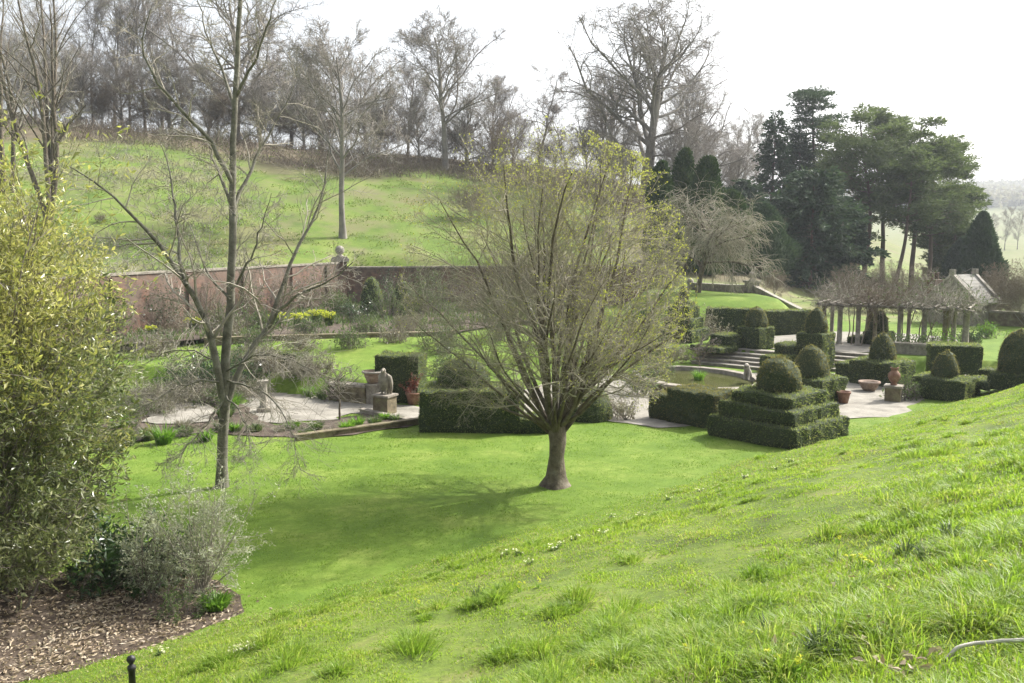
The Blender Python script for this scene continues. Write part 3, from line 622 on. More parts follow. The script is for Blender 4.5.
mb = MB(); box(mb, -.27, .27, -.27, .27, 0, .5); mb.obj('shaft', M['stone_moss'], t); mb = MB(); box(mb, -.32, .32, -.32, .32, .502, .58); mb.obj('cap', M['stone'], t)
t = thing('terracotta_jar', 'orange bellied terracotta jar with short neck on stone pedestal', 'urn', (p[0], p[1], .60))
mb = MB(); lathe(mb, [(.001, 0), (.12, 0), (.12, .04), (.09, .08), (.17, .18), (.22, .32), (.21, .42), (.13, .52), (.1, .56), (.14, .62), (.15, .66), (.11, .66), (.09, .56)], 22); mb.obj('jar', M['terracotta'], t, True)
mb = MB(); rg = rngf(8); a = rg.uniform(0, 2 * pi, 60); blades(mb, np.stack([.07 * np.cos(a), .07 * np.sin(a), 0 * a + .62], 1), rg.uniform(.12, .26, 60), .02, np.stack([np.cos(a), np.sin(a)], 1) * .6, rg); mb.obj('planting', M['herb'], t)
p = G(843, 402); t = thing('terracotta_pot', 'small dark terracotta pot against the second domed topiary box', 'pot', (p[0] - .1, p[1] - .3, .03))
mb = MB(); pot_mesh(mb, .24, .42); mb.obj('pot', M['terracotta'], t, True)
mb = MB(); lathe(mb, [(.001, .345), (.2, .345)], 14); mb.obj('planting_soil', M['soil'], t)
# small fountain figure on the rim, stone trough on the upper court, bench-like slabs
p = at(747, 384, PC[1] - .8); t = thing('fountain_figure', 'small pale stone lion figure sitting on the pool rim', 'statue', (p[0], p[1], .35), R(-30), s=.9)
mb = MB(); blob(mb, [(0, .2, .0, .05), (0, .2, .12, .17), (0, .1, .3, .17), (0, -.03, .45, .14), (0, -.1, .58, .13), (0, -.16, .66, .11), (0, -.26, .64, .07), (0, -.3, .62, .02)], 12); mb.obj('body', M['stone_pale'], t, True)
for sx in (-1, 1):
    mb = MB(); blob(mb, [(sx * .08, -.06, .42, .06), (sx * .09, -.12, .2, .05), (sx * .09, -.14, .03, .045), (sx * .09, -.2, .02, .04)], 8); mb.obj('leg', M['stone_pale'], t, True)
p = at(907, 356, 41.5); t = thing('stone_trough', 'grey stone trough by the pergola with dark planting', 'trough', (p[0], p[1], T(p[0], p[1])), R(-30))
mb = MB(); box(mb, -.85, .85, -.3, .3, .0, .42); box(mb, -.92, .92, -.36, .36, .422, .52); mb.obj('trough', M['stone'], t)
mb = MB(); rg = rngf(4); N = 240; leaves(mb, np.stack([rg.uniform(-.8, .8, N), rg.uniform(-.25, .25, N), .53 + rg.uniform(0, .35, N)], 1), rg.normal(size=(N, 3)) + [0, 0, .6], .14, .06, rg); mb.obj('planting', M['herb'], t)
# iron post and hose in the foreground
for Yp in np.arange(12, 6, -.1):
    p = at(131, 657, Yp)
    if p[2] - T(p[0], p[1]) > .95: break
t = thing('iron_post', 'slim black iron post with a round knob at the mulch edge', 'post', (p[0], p[1], p[2] - .97))
mb = MB(); lathe(mb, [(.001, -.1), (.024, -.1), (.024, .87), (.031, .875), (.031, .9), (.016, .91), (.016, .925)], 16); mb.obj('shaft', M['black'], t, True)
mb = MB(); lathe(mb, [(.001, .922), (.022, .928), (.033, .95), (.027, .972), (.001, .985)], 16); mb.obj('knob', M['black'], t, True)
def bank_hit(px, py):
    x, y, z = ray(px, py)
    for tt in np.arange(2.5, 60, .03):
        if EYE + z * tt <= T(x * tt, y * tt): return np.array([x * tt, y * tt, EYE + z * tt])
    return None
pts = [bank_hit(*q) for q in [(946, 662), (956, 659), (975, 656), (1000, 654), (1030, 652.5), (1060, 653)]]
mb = MB(); P = np.array(pts)[None]; P[0, :, 2] += .075; P[0, 0, 2] -= .07; K = 40
tq = np.linspace(0, 5, K); P2 = np.stack([np.interp(tq, range(6), P[0, :, c]) for c in range(3)], 1)
P2[:, 2] = np.convolve(np.pad(P2[:, 2], 4, mode='edge'), np.ones(9) / 9, 'valid')
tubes(mb, P2[None], np.full((1, K), .011), 8); o = mb.obj('rope', M['rope'], None, True); tag(o, 'pale rope lying across the rough grass at lower right', 'rope')
# ------------------------------------------------------------------ pergola
def pergola():
    f0 = at(818, 345, 45.5)[:2]; f1 = at(968, 345, 42.0)[:2]; u = (f1 - f0); L = np.linalg.norm(u); an = atan2(u[1], u[0])
    g = .66; t = thing('garden_pergola', 'long rustic stone and timber pergola overgrown with bare climbers', 'pergola', (f0[0], f0[1], g), an)
    D = 2.6; H = at(890, 306, 44)[2] - g - .1; n = 8; rg = rngf(3)
    for j, y in enumerate((0, D)):
        for k in range(n):
            x = L * k / (n - 1) + rg.normal() * .12; mb = MB(); r = .115 * rg.uniform(.8, 1.35)
            if j and k % 2: continue
            lathe(mb, [(r * 1.25, -.1), (r * 1.25, .14), (r, .15), (r * .96, H * .5), (r * .9, H - .1), (r * 1.2, H - .09), (r * 1.2, H)], 10, (x, y)); mb.obj('post', M['timber' if (k + j) % 3 else 'stone_moss'], t, True)
        for k in range(n - 1):
            mb = MB(); x0 = L * k / (n - 1); x1 = L * (k + 1) / (n - 1)
            tubes(mb, np.array([[(x0 - .2, y, H + .06 + rg.normal() * .03), ((x0 + x1) / 2, y + rg.normal() * .05, H + .06), (x1 + .2, y, H + .06 + rg.normal() * .03)]]), np.full((1, 3), .07), 7); mb.obj('beam', M['timber'], t)
    for k in range(2 * n - 1):
        mb = MB(); x = L * k / (2 * n - 2) + rg.normal() * .08; tubes(mb, np.array([[(x, -.5, H + .17), (x + rg.normal() * .05, D / 2, H + .18), (x, D + .5, H + .17)]]), np.full((1, 3), .05), 6); mb.obj('rafter', M['timber'], t)
    labs = ['grey brown climber covering the left end of the pergola', 'pinkish bare climber tangled over the pergola middle left', 'tangled bare climber with few leaves over the pergola middle', 'olive tinged climber over the pergola middle right', 'pale green leafed climber over the right end of the pergola']
    for c, lab in enumerate(labs):
        x0 = L * (c + .1) / 5; x1 = L * (c + .9) / 5; tc = thing('pergola_climber', lab, 'climber', (f0[0], f0[1], g), an, 'climbers on the pergola')
        for q in range(4):
            mb = MB(); S = np.array([[rg.uniform(x0, x1), rg.choice([0, D]) + rg.normal() * .15, 0]]); P, Rr = grow(S, np.array([[0, 0, 1.0]]) + rg.normal(size=(1, 3)) * .1, H + .2, .04, 9, .09, .12, rg, .5); tubes(mb, P, Rr, 6); mb.obj('stem', M['twig_brown'], tc, True)
        mb = MB(); N = 130; S = np.stack([rg.uniform(x0 - .4, x1 + .4, N), rg.uniform(-.4, D + .4, N), H + .1 + rg.uniform(0, .35, N)], 1)
        Dd = rg.normal(size=(N, 3)) * [1, 1, .6] + [0, 0, .5]
        P, Rr = grow(S, Dd, rg.uniform(.6, 1.9, N), .014, 7, .3, -.02, rg); tubes(mb, P, Rr, 3)
        N2 = 80; S = np.stack([rg.uniform(x0 - .2, x1 + .2, N2), rg.choice([-.25, D + .2], N2) + rg.normal(size=N2) * .1, H + .1 + rg.normal(size=N2) * .1], 1)
        P3, R3 = grow(S, rg.normal(size=(N2, 3)) * [1, .6, .5] + [0, 0, -.25], rg.uniform(.3, 1.1, N2), .013, 6, .4, -.03, rg); tubes(mb, P3, R3, 3)
        p, D2, L2, r2 = spawn(P, Rr, 4, .2, 1, (25, 70), .5, .7, rg, minr=.009); P4, R4 = grow(p, D2, L2, r2, 3, .2, .0, rg); tubes(mb, P4, R4, 3)
        nl = [120, 60, 160, 260, 420][c]; i = rg.integers(0, len(P), nl); pp, TT, rr = sample(P, Rr, i, rg.uniform(.3, 1, nl)); leaves(mb, pp, rg.normal(size=(nl, 3)) + [0, 0, .3], .11, .06, rg, mi=1)
        mb.obj('twigs', [M['twig_brown' if c in (1, 2) else 'twig_pale'], M['herb']], tc)
pergola()

# ------------------------------------------------------------------ trees
def finish_tree(t, lv, trunk_lv, bark, twig, extra=None, sides=(9, 7, 5, 4, 3)):
    mb = MB()
    for k in range(trunk_lv):
        tubes(mb, lv[k][0], lv[k][1], sides[min(k, 4)])
        if k == 0: mb.V[-1] = mb.V[-1] + np.stack([noise3(mb.V[-1] * 3.1), noise3(mb.V[-1] * 3.1 + 40), 0 * mb.V[-1][:, 0]], 1) * lv[0][1].max() * .16
    mb.obj('trunk', M[bark], t, True)
    mb = MB()
    for k in range(trunk_lv, len(lv)): tubes(mb, lv[k][0], lv[k][1], sides[min(k, 4)] if k < 3 else 3)
    if extra: extra(mb)
    return mb.obj('crown', [M[twig]] + ([M[extra.m]] if extra else []), t)
def bare_levels(seed, h, r, env=(.58, .35, .43), top=.85, t0=.3, n=(22, 10, 8, 6), ang=((35, 65), (25, 55), (25, 60), (20, 60)), lens=(.5, .46, .6), wob=.1, up=.06, tw=.0125, lean=.05, droop=0, trunkwob=.05, taper=.2, fill=(.75, 1.04), lr=.5):
    """trunk, limbs reaching to an uneven crown envelope (centre height, half width, half height as shares of h), branches, twigs"""
    rg = rngf(seed); P, Rr = grow(np.array([[0, 0, -.3]]), np.array([[rg.normal() * lean, rg.normal() * lean, 1.0]]), h * top, r, 12, trunkwob, .05, rg, taper)
    Rr = Rr.copy(); Rr[:, 0] *= 1.35; lv = [(P, Rr)]; C = np.array([0, 0, env[0] * h]); Ra = np.array([env[1] * h, env[1] * h, env[2] * h])
    for k in range(len(n)):
        p, D, L, rr = spawn(P, Rr, n[k], t0 if k == 0 else .2, .98 if k == 0 else 1, ang[k], lens[k - 1] if k else .5, lr if k == 0 else .6, rg, .4, tw)
        e = env_dist(p, D, C, Ra) * (1 + .16 * noise3(unit(D) * 2.2 + seed))
        L = np.maximum(e, .12 * h) * rg.uniform(*fill, len(p)) if k == 0 else np.maximum(np.minimum(L, e * 1.05 + .02 * h), .022 * h)
        if k == 0: rr = np.maximum(np.minimum(rr, L * .022), tw * 1.5)
        rr = np.maximum(rr, tw * (3.2, 2.2, 1.4, 1)[k])
        P, Rr = grow(p, D, L, rr, (9, 6, 5, 3)[min(k, 3)], wob * (1.0, 1.2, 1.5, 1.5)[k], (up if k < 2 else up * .4) - (droop if k >= 1 else 0), rg, .25)
        Rr = np.maximum(Rr, tw * .8); lv.append((P, Rr))
    return lv
GB = 'bare trees on the hill'
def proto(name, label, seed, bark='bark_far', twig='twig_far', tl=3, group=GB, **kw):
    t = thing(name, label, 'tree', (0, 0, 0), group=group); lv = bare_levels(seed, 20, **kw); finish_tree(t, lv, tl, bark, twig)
    t['placed'] = 0; t['height'] = float(max(l[0][:, :, 2].max() for l in lv)); return t
def put(t, label, px, d, ytop, rz=0, s=None, sx=1.0, dz=0):
    c = at(px, 190, d); g = T(c[0], c[1]) + dz; h = at(px, ytop, d)[2] - g; k = h / t['height'] if s is None else s
    S = (k * sx, k * sx, k)
    if not t['placed']:
        t['placed'] = 1; t['label'] = label; t.location = (c[0], c[1], g); t.rotation_euler = (0, 0, rz); t.scale = S; return t
    return dup(t, label, (c[0], c[1], g), rz, S)
oak = proto('bare_oak', 'x', 11, r=.55, env=(.55, .5, .46), top=.72, t0=.2, n=(24, 10, 8, 5), ang=((40, 90), (30, 65), (30, 70), (25, 65)), wob=.19, up=.07, trunkwob=.08)
put(oak, 'biggest bare oak with thick spreading limbs above the left hill', 236, 116, -62, .4)
beech = proto('bare_beech', 'x', 23, r=.36, env=(.58, .36, .43), top=.88, t0=.12, n=(28, 10, 8, 5), ang=((22, 78), (20, 55), (25, 60), (20, 60)), wob=.1, up=.07)
ash = proto('bare_ash', 'x', 29, r=.34, env=(.62, .32, .39), top=.85, t0=.32, n=(24, 10, 8, 5), ang=((28, 70), (20, 55), (25, 60), (20, 60)), wob=.13, up=.06)
pole = proto('slender_bare_tree', 'x', 31, r=.19, env=(.62, .2, .39), top=.95, t0=.18, n=(26, 7, 6, 4), ang=((22, 65), (20, 50), (25, 60), (20, 60)), wob=.09, up=.08, trunkwob=.05)
lime = proto('bare_lime', 'x', 47, r=.55, env=(.54, .44, .47), top=.8, t0=.14, n=(30, 11, 8, 5), ang=((30, 88), (25, 60), (30, 70), (20, 60)), wob=.16, up=.06, droop=.06)
gnarl = proto('gnarled_bare_tree', 'x', 53, r=.3, env=(.66, .3, .35), top=.85, t0=.35, n=(14, 8, 8, 5), ang=((40, 85), (30, 75), (30, 75), (25, 65)), wob=.26, up=.06, trunkwob=.13)
scrub = proto('bare_scrub', 'x', 61, tl=2, bark='twig_far', twig='twig_brown', group='bare scrub bushes along the hilltop', r=.14, env=(.4, .75, .6), top=.3, t0=.03, n=(30, 10, 9, 6), ang=((15, 85), (20, 60), (25, 65), (20, 60)), wob=.12, up=.03, tw=.02, fill=(.6, 1.05))
put(lime, 'huge bare lime with drooping twigs left of the dark conifers', 646, 108, -14, 1.0, sx=1.2)
put(lime, 'bare lime partly behind the huge lime, left side', 602, 122, 60, 2.5)
put(lime, 'narrow bare lime between huge lime and conifers', 692, 124, 62, 4.0, sx=.8)
put(ash, 'tall twiggy bare beech crowning the hill left of the sky gap', 446, 106, 6, 0, sx=1.3)
put(beech, 'shorter bare beech right of the tall twiggy beech', 492, 118, 72, 1.3, sx=1.05)
put(beech, 'bare beech left of the tall twiggy beech on the hill', 408, 120, 60, 2.3)
put(ash, 'pale trunked bare tree standing alone on the green field', 342, 76, 14, .9, sx=1.0)
put(gnarl, 'small gnarled dark bare tree against the sky gap', 537, 122, 54, .5)
put(gnarl, 'second gnarled tree half hidden by the garden tree top', 566, 126, 92, 2.5)
for px, d, yt, rz, sx, lab in [(118, 122, -40, .3, 1.1, 'slender bare tree leaning left on the hilltop left of oak'), (133, 125, -30, 1.9, 1, 'slender bare tree, second in the hilltop row from the left'), (148, 121, -55, 3.1, 1, 'slender bare tree, third in the hilltop row from the left'),
        (166, 127, -45, 4.4, 1, 'slender bare tree, fourth in the hilltop row from the left'), (186, 124, -20, 5.2, 1, 'slender bare tree just left of the biggest oak'), (262, 126, 10, .7, 1.2, 'slender bare tree just right of the biggest oak trunk'), (96, 123, -20, 2.4, 1, 'slender bare tree at the left end of the hilltop row'),
        (745, 150, 105, 2.0, 1.1, 'thin pale bare tree behind the conifer group'), (764, 155, 118, 3.3, 1.1, 'thin pale bare tree beside the dark fir top'), (728, 146, 120, .3, 1.2, 'thin bare tree right of the huge lime'),
        (1008, 290, 205, .2, 1.2, 'thin hazy bare tree in the far valley right'), (1021, 300, 208, 1.5, 1.2, 'thin hazy bare tree at the right edge of the valley'), (996, 310, 212, 2.7, 1.2, 'thin hazy bare tree in valley beside the dark cypress')]:
    put(pole, lab, px, d, yt, rz, sx=sx)
for k, (px, d, yt, rz, sx, lab) in enumerate([(292, 117, 50, .3, 1.0, 'rounded bare oak right of the biggest oak'), (322, 119, 40, 2.0, 1.0, 'bare oak behind the pale trunked field tree'), (368, 122, 52, 3.6, 1.0, 'bare oak right of the pale trunked field tree'), (58, 124, -10, 4.5, 1.0, 'bare oak at the far left of the hilltop'), (14, 122, 20, 1.2, 1, 'bare oak touching the left edge of the photo')]):
    put(oak, lab, px, d, yt, rz, sx=sx * .9)
for k, (px, d, yt, lab) in enumerate([(40, 112, 30, 'small bushy bare tree low on the hilltop, far left'), (80, 110, 40, 'small bushy bare tree left of the slender row'), (126, 113, 50, 'small bushy bare tree under the slender row'), (175, 111, 45, 'small bushy bare tree between slender row and biggest oak'), (210, 108, 60, 'small bushy bare tree at the left foot of the biggest oak'), (262, 109, 70, 'small bushy bare tree at the right foot of the biggest oak'), (305, 112, 66, 'small bushy bare tree left of the pale trunked field tree'), (378, 110, 84, 'small bushy bare tree right of the pale trunked field tree'), (420, 108, 96, 'small bushy bare tree at the left foot of the tall beech'), (468, 108, 92, 'small bushy bare tree at the right foot of the tall beech'), (512, 112, 108, 'small bushy bare tree left of the gnarled tree'), (590, 108, 118, 'small bushy bare tree behind the garden tree top right'), (622, 104, 120, 'small bushy bare tree at the left foot of the huge lime'), (672, 104, 112, 'small bushy bare tree at the right foot of the huge lime'), (712, 118, 128, 'small bushy bare tree behind the three green cypresses'), (735, 122, 140, 'small bushy bare tree left of the dark pointed fir')]):
    put((beech, lime)[k % 2], lab, px, d, yt, k * 2.1 + .5, sx=1.15)
places = ['left end', 'beside the slender row', 'below the slender row', 'below the biggest oak', 'just right of the biggest oak', 'behind the field tree', 'right of the field tree', 'below the tall beech', 'right of the tall beech', 'below the gnarled tree', 'left of the huge lime', 'below the huge lime']
for k, nm in enumerate(places):
    px = -5 + k * 56; d = 108 + (k * 7 % 9); put(scrub, f'brown bare scrub on the hilltop, {nm}', px, d, [72, 78, 72, 70, 78, 84, 98, 108, 112, 118, 128, 140][k], k * 1.7, sx=1.25)
for k, (px, d, yt, lab) in enumerate([(24, 66, 205, 'grey scrub thicket on the field slope above the left shrub'), (98, 70, 212, 'grey scrub bush on the field above the brick wall left'), (158, 84, 190, 'low brown scrub in the field behind the young tree'), (700, 82, 205, 'brown scrub left of the weeping tree'), (620, 86, 170, 'brown scrub behind the garden tree right shoulder'), (560, 88, 165, 'brown scrub right behind the garden tree crown'), (470, 84, 180, 'brown scrub behind the garden tree left shoulder'), (750, 84, 205, 'dull brown scrub below the thin pale trees'), (838, 62, 281, 'grey bare bush behind the pergola left end'), (872, 66, 279, 'grey bush under the pines behind the pergola'), (908, 66, 282, 'brown bush behind the pergola near the chimney'), (778, 68, 268, 'grey bush behind the sloping stone wall'),
    (855, 72, 262, 'hazy grey bush at the foot of the leftmost tall pine'), (893, 76, 258, 'hazy grey bush between the pine trunks'), (925, 74, 262, 'hazy grey bush at the foot of the right pines'),
    (1002, 58, 262, 'big rounded grey bush at the right edge behind the wall'), (990, 64, 287, 'grey bush between cottage roof and rounded right bush'), (1035, 54, 255, 'tall grey bush cut by the right edge')]):
    put(scrub, lab, px, d, yt, k * 1.3 + .4, sx=1.0)
# multi-stemmed pale trees at left behind the leafy shrub
def multistem(label, px, d, seed, hs, group=None):
    c = at(px, 200, d); g = T(c[0], c[1]); t = thing('multi_stemmed_tree', label, 'tree', (c[0], c[1], g), group=group); rg = rngf(seed); n = len(hs)
    P, Rr = grow(np.tile([[0, 0, -.2]], (n, 1)) + rg.normal(size=(n, 3)) * [.2, .2, 0], np.array([[dx, rg.normal() * .12, 1] for dx, h in hs]), np.array([h for dx, h in hs]), .2, 12, .045, .03, rg, .2)
    lv = [(P, Rr)]
    for k, (nn, L) in enumerate(((11, .32), (7, .5), (6, .5))):
        p, D, LL, rr = spawn(P, Rr, nn, .25, 1, (22, 55), L, .55, rg, .4, .009); P, Rr = grow(p, D, LL, rr, (6, 5, 3)[k], .13, .05, rg); lv.append((P, Rr))
    finish_tree(t, lv, 2, 'bark', 'twig_pale')
multistem('pale multi stemmed bare tree rising behind the yellow green shrub', 48, 68, 71, [(-.22, 17), (-.06, 20), (.05, 18), (.2, 16), (.12, 20)])
multistem('smaller multi stemmed bare tree at the left edge of the field', 8, 74, 72, [(-.1, 18), (.08, 17), (.2, 15)])

# --- conifers
def finish_conifer(name, label, px, d, build, yt, seed, bark='pine_bark', leaf='conifer', group='conifers right of the hill', dz=0):
    c = at(px, 230, d); g = T(c[0], c[1]) + dz; h = at(px, yt, d)[2] - g
    t = thing(name, label, 'tree', (c[0], c[1], g), group=group); tr, cr = MB(), MB(); build(tr, cr, h, rngf(seed)); tr.obj('trunk', M[bark], t, True); cr.obj('crown', [M[bark], M[leaf]], t); return t
def fir(r0, z0=.04, droop=-.12, dens=46, lw=(.55, .2), sp=.5, irr=.2, power=.85):
    def b(tr, cr, h, rg):
        P, Rr = grow(np.array([[0, 0, -.3]]), np.array([[0, 0, 1.0]]), h, .018 * h, 10, .01, .02, rg, .08); tubes(tr, P, Rr, 8)
        n = int(h / sp * 7); tt = rg.uniform(z0, .985, n) ** .9; p, Tn, r = sample(P, Rr, np.zeros(n, int), tt); a = rg.uniform(0, 2 * pi, n)
        L = r0 * (1 - tt) ** power * rg.uniform(1 - irr, 1 + irr, n) * (1 + irr * noise3(np.stack([a, tt * 8, 0 * a + 3], 1))) + .35
        B, BR = grow(p, np.stack([np.cos(a), np.sin(a), .15 - .25 * (1 - tt)], 1), L, np.maximum(r * .25, .02), 6, .06, droop * .3, rg, .2); tubes(cr, B, BR, 3, 0)
        m = int(n * dens); i = rg.choice(n, m, p=L / L.sum()); q, TT, rr = sample(B, BR, i, rg.uniform(.12, 1, m)); leaves(cr, q + rg.normal(size=(m, 3)) * .12, TT + rg.normal(size=(m, 3)) * .5 + [0, 0, -.1], lw[0] * rg.uniform(.6, 1.3, m), lw[1], rg, mi=1)
    return b
def flame(r, N=9000, pw=.7, lump=.18, base=.0, ls=.3):
    def b(tr, cr, h, rg):
        P, Rr = grow(np.array([[0, 0, -.3]]), np.array([[0, 0, 1.0]]), h * .85, .02 * h, 6, .01, .02, rg, .2); tubes(tr, P, Rr, 6)
        z = rg.uniform(base, 1, N) ** .8; a = rg.uniform(0, 2 * pi, N); prof = np.minimum(1, (1 - z) * 1.0 / .62) ** pw * np.minimum(1, .75 + z * 1.5)
        rr = r * prof * (1 + lump * noise3(np.stack([np.cos(a) * 2.2, np.sin(a) * 2.2, z * 7], 1)) * 1.6) * (1 - .35 * rg.uniform(size=N) ** 2)
        q = np.stack([rr * np.cos(a), rr * np.sin(a), z * h], 1); D = np.stack([np.cos(a) * .5, np.sin(a) * .5, 0 * a + .9], 1) + rg.normal(size=(N, 3)) * .35
        leaves(cr, q, D, ls * rg.uniform(.6, 1.5, N), ls * .4, rg, mi=1)
        V = []; K = 9; mb2 = [(r * .8 * min(1, (1 - k / K) / .62) ** pw * min(1, .75 + k / K * 1.5), h * k / K) for k in range(K)] + [(.01, h * .97)]; lathe(cr, mb2, 14, mi=1)
    return b
def plates(clear, r0, nl=26, tuft=34, flat=.35, up=.25, ls=.45, lean=(0, 0), wob=.05, pw=.5, tr_r=.016, sub=6):
    def b(tr, cr, h, rg):
        P, Rr = grow(np.array([[0, 0, -.3]]), np.array([[lean[0], lean[1], 1.0]]), h * .98, tr_r * h, 12, wob, .03, rg, .2); tubes(tr, P, Rr, 8)
        tt = np.sort(rg.uniform(clear, 1, nl)); p, Tn, r = sample(P, Rr, np.zeros(nl, int), tt); a = np.arange(nl) * 2.4 + rg.uniform(0, 1, nl)
        u = (tt - clear) / (1 - clear); L = r0 * ((1 - u) ** pw * .75 + .3) * rg.uniform(.6, 1.2, nl) * np.minimum(1, .55 + u * 2)
        B, BR = grow(p, np.stack([np.cos(a), np.sin(a), up * rg.uniform(.2, 1.6, nl)], 1), L, np.maximum(r * .4, .04), 7, .16, .02, rg, .3); tubes(cr, B, BR, 5, 0)
        p2, D2, L2, r2 = spawn(B, BR, sub, .3, 1, (30, 75), .42, .6, rg, .3, .02, flat=.4); B2, R2 = grow(p2, D2, L2, r2, 4, .15, .03, rg); tubes(cr, B2, R2, 3, 0)
        tips = np.concatenate([B2[:, -1], B2[:, 2], B[:, -1], B[:, -2]]); m = len(tips) * tuft; c = np.repeat(tips, tuft, 0)
        sz = np.repeat(rg.uniform(.5, 1.25, len(tips)), tuft)[:, None] * r0 * .16
        e = rg.normal(size=(m, 3)); e = unit(e) * rg.uniform(.2, 1, (m, 1)) ** .5 * sz * [1.25, 1.25, flat]
        leaves(cr, c + e, e * [1, 1, .5] + rg.normal(size=(m, 3)) * .25 + [0, 0, .12], ls * rg.uniform(.6, 1.3, m), ls * .28, rg, mi=1)
    return b
finish_conifer('dark_fir', 'dark pointed fir at the left of the tall conifers', 770, 105, fir(4.8, irr=.3), 108, 81)
finish_conifer('dark_fir', 'second dark fir filling the gap right of the pointed fir', 797, 108, fir(4.6, irr=.3), 132, 82)
finish_conifer('tall_cedar', 'tallest cedar with airy layered top above the conifers', 815, 110, plates(.3, 6.0, nl=54, tuft=28, flat=.2, up=.3, ls=.45, pw=1.0, sub=5), 84, 83)
finish_conifer('dark_yew_tree', 'broad dark rounded yew tree in front of the tall conifers', 812, 88, fir(6.2, irr=.35, dens=60, lw=(.6, .24), power=.45, sp=.42), 168, 84, leaf='conifer')
finish_conifer('scots_pine', 'leftmost tall pine with bare leaning trunk and flat crown', 864, 98, plates(.42, 5.4, nl=27, tuft=32, sub=6, lean=(.04, 0), up=.3), 114, 85, leaf='pine', group='tall pines')
finish_conifer('scots_pine', 'small pine filling the gap between cedar and the leftmost tall pine', 846, 103, plates(.3, 4.4, nl=28, tuft=30, sub=6, up=.2), 132, 184, leaf='pine', group='tall pines')
finish_conifer('scots_pine', 'pine at the far right shoulder of the pines, seen behind the others', 936, 104, plates(.3, 3.8, nl=28, tuft=30, sub=6, up=.15), 158, 185, leaf='pine', group='tall pines')
finish_conifer('scots_pine', 'second tall pine from the left, trunk close to the first', 885, 104, plates(.5, 5.0, nl=26, tuft=32, sub=6, up=.3), 112, 86, leaf='pine', group='tall pines')
finish_conifer('scots_pine', 'pine with dark trunk leaning right in the middle of the pines', 897, 93, plates(.5, 4.2, nl=24, tuft=30, sub=6, lean=(.07, 0), up=.25), 145, 87, leaf='pine', group='tall pines')
finish_conifer('scots_pine', 'tall straight pine right of the middle of the pines', 914, 99, plates(.45, 5.2, nl=32, tuft=32, sub=6, up=.3), 118, 88, leaf='pine', group='tall pines')
finish_conifer('scots_pine', 'rightmost tall pine whose crown slopes down to the right', 932, 97, plates(.36, 4.8, nl=34, tuft=32, sub=6, up=.1, lean=(.02, 0)), 138, 89, leaf='pine', group='tall pines')
finish_conifer('scots_pine', 'shorter pine hanging low at the right flank of the pines', 948, 100, plates(.25, 3.6, nl=32, tuft=30, sub=6, up=.0), 186, 90, leaf='pine', group='tall pines')
finish_conifer('dark_cypress', 'dark pointed cypress apart at the right behind the cottage roof', 983, 84, flame(1.8, 16000, ls=.3, lump=.28), 214, 91, leaf='conifer')
finish_conifer('dark_cypress', 'low dark cypress left of the pointed right one', 964, 90, flame(2.0, 8000, ls=.34), 240, 92, leaf='conifer')
GC = 'golden green cypresses'
finish_conifer('clipped_cypress', 'left of the three green cypresses beside the huge lime', 661, 76, flame(1.3, 10000, ls=.26, pw=.5, lump=.4), 163, 93, leaf='cypress', group=GC)
finish_conifer('clipped_cypress', 'tallest middle one of the three green cypresses', 684, 78, flame(1.3, 10000, ls=.26, pw=.5, lump=.4), 150, 94, leaf='cypress', group=GC)
finish_conifer('clipped_cypress', 'right of the three green cypresses, yellowest', 707, 75, flame(1.55, 12000, ls=.26, pw=.45, lump=.4), 158, 95, leaf='cypress', group=GC)
finish_conifer('rounded_evergreen', 'light green rounded evergreen right of the three cypresses', 730, 80, flame(2.4, 9000, pw=.5, ls=.3), 192, 96, leaf='cypress')
finish_conifer('rounded_evergreen', 'dull dark evergreen below the pointed fir', 760, 82, flame(3.0, 9000, pw=.5, ls=.34), 205, 97, leaf='conifer')
finish_conifer('dark_yew_tree', 'dark bushy evergreen between the broad yew and the leftmost pine', 842, 94, fir(3.6, irr=.35, dens=55, lw=(.6, .24), power=.5, sp=.45), 196, 98, leaf='conifer')
finish_conifer('dark_yew_tree', 'dark bushy evergreen at the left of the pointed fir', 742, 98, fir(3.4, irr=.35, dens=55, lw=(.6, .24), power=.6, sp=.45), 178, 99, leaf='conifer')
finish_conifer('dark_yew_tree', 'dark evergreen under the right flank of the pines', 955, 103, fir(3.6, irr=.35, dens=50, lw=(.6, .24), power=.5, sp=.5), 212, 100, leaf='pine')
# weeping tree
def weeping():
    d = 62; c = at(698, 290, d); g = T(c[0], c[1]); t = thing('weeping_tree', 'brown weeping tree with hanging twigs before the dark conifers', 'tree', (c[0], c[1], g)); rg = rngf(101)
    h = (at(700, 200, d)[2] - g) * 1.15; P, Rr = grow(np.array([[0, 0, -.2]]), np.array([[.12, 0, 1]]), h * .6, .22, 7, .08, .03, rg, .6); lv = [(P, Rr)]
    p, D, L, r = spawn(P, Rr, 16, .4, 1, (35, 75), .75, .5, rg, .1); P, Rr = grow(p, D, L * 1.4, r, 9, .1, -.015, rg, .3); lv.append((P, Rr))
    p, D, L, r = spawn(P, Rr, 16, .2, 1, (30, 80), .5, .5, rg, .3, .012); P, Rr = grow(p, D, L * 1.1, r, 7, .14, -.09, rg, .4); lv.append((P, Rr))
    p, D, L, r = spawn(P, Rr, 11, .1, 1, (20, 60), .8, .7, rg, .2, .012); P, Rr = grow(p, D + [0, 0, -.3], L * .9, r, 5, .1, -.16, rg, .6); lv.append((P, Rr))
    def ex(mb):
        N = 6000; i = rg.integers(0, len(P), N); q, TT, rr = sample(P, Rr, i, rg.uniform(0, 1, N)); leaves(mb, q, TT + rg.normal(size=(N, 3)) * .4, .09, .04, rg, mi=1)
    ex.m = 'herb'; finish_tree(t, lv, 2, 'bark', 'twig_olive', ex)
weeping()

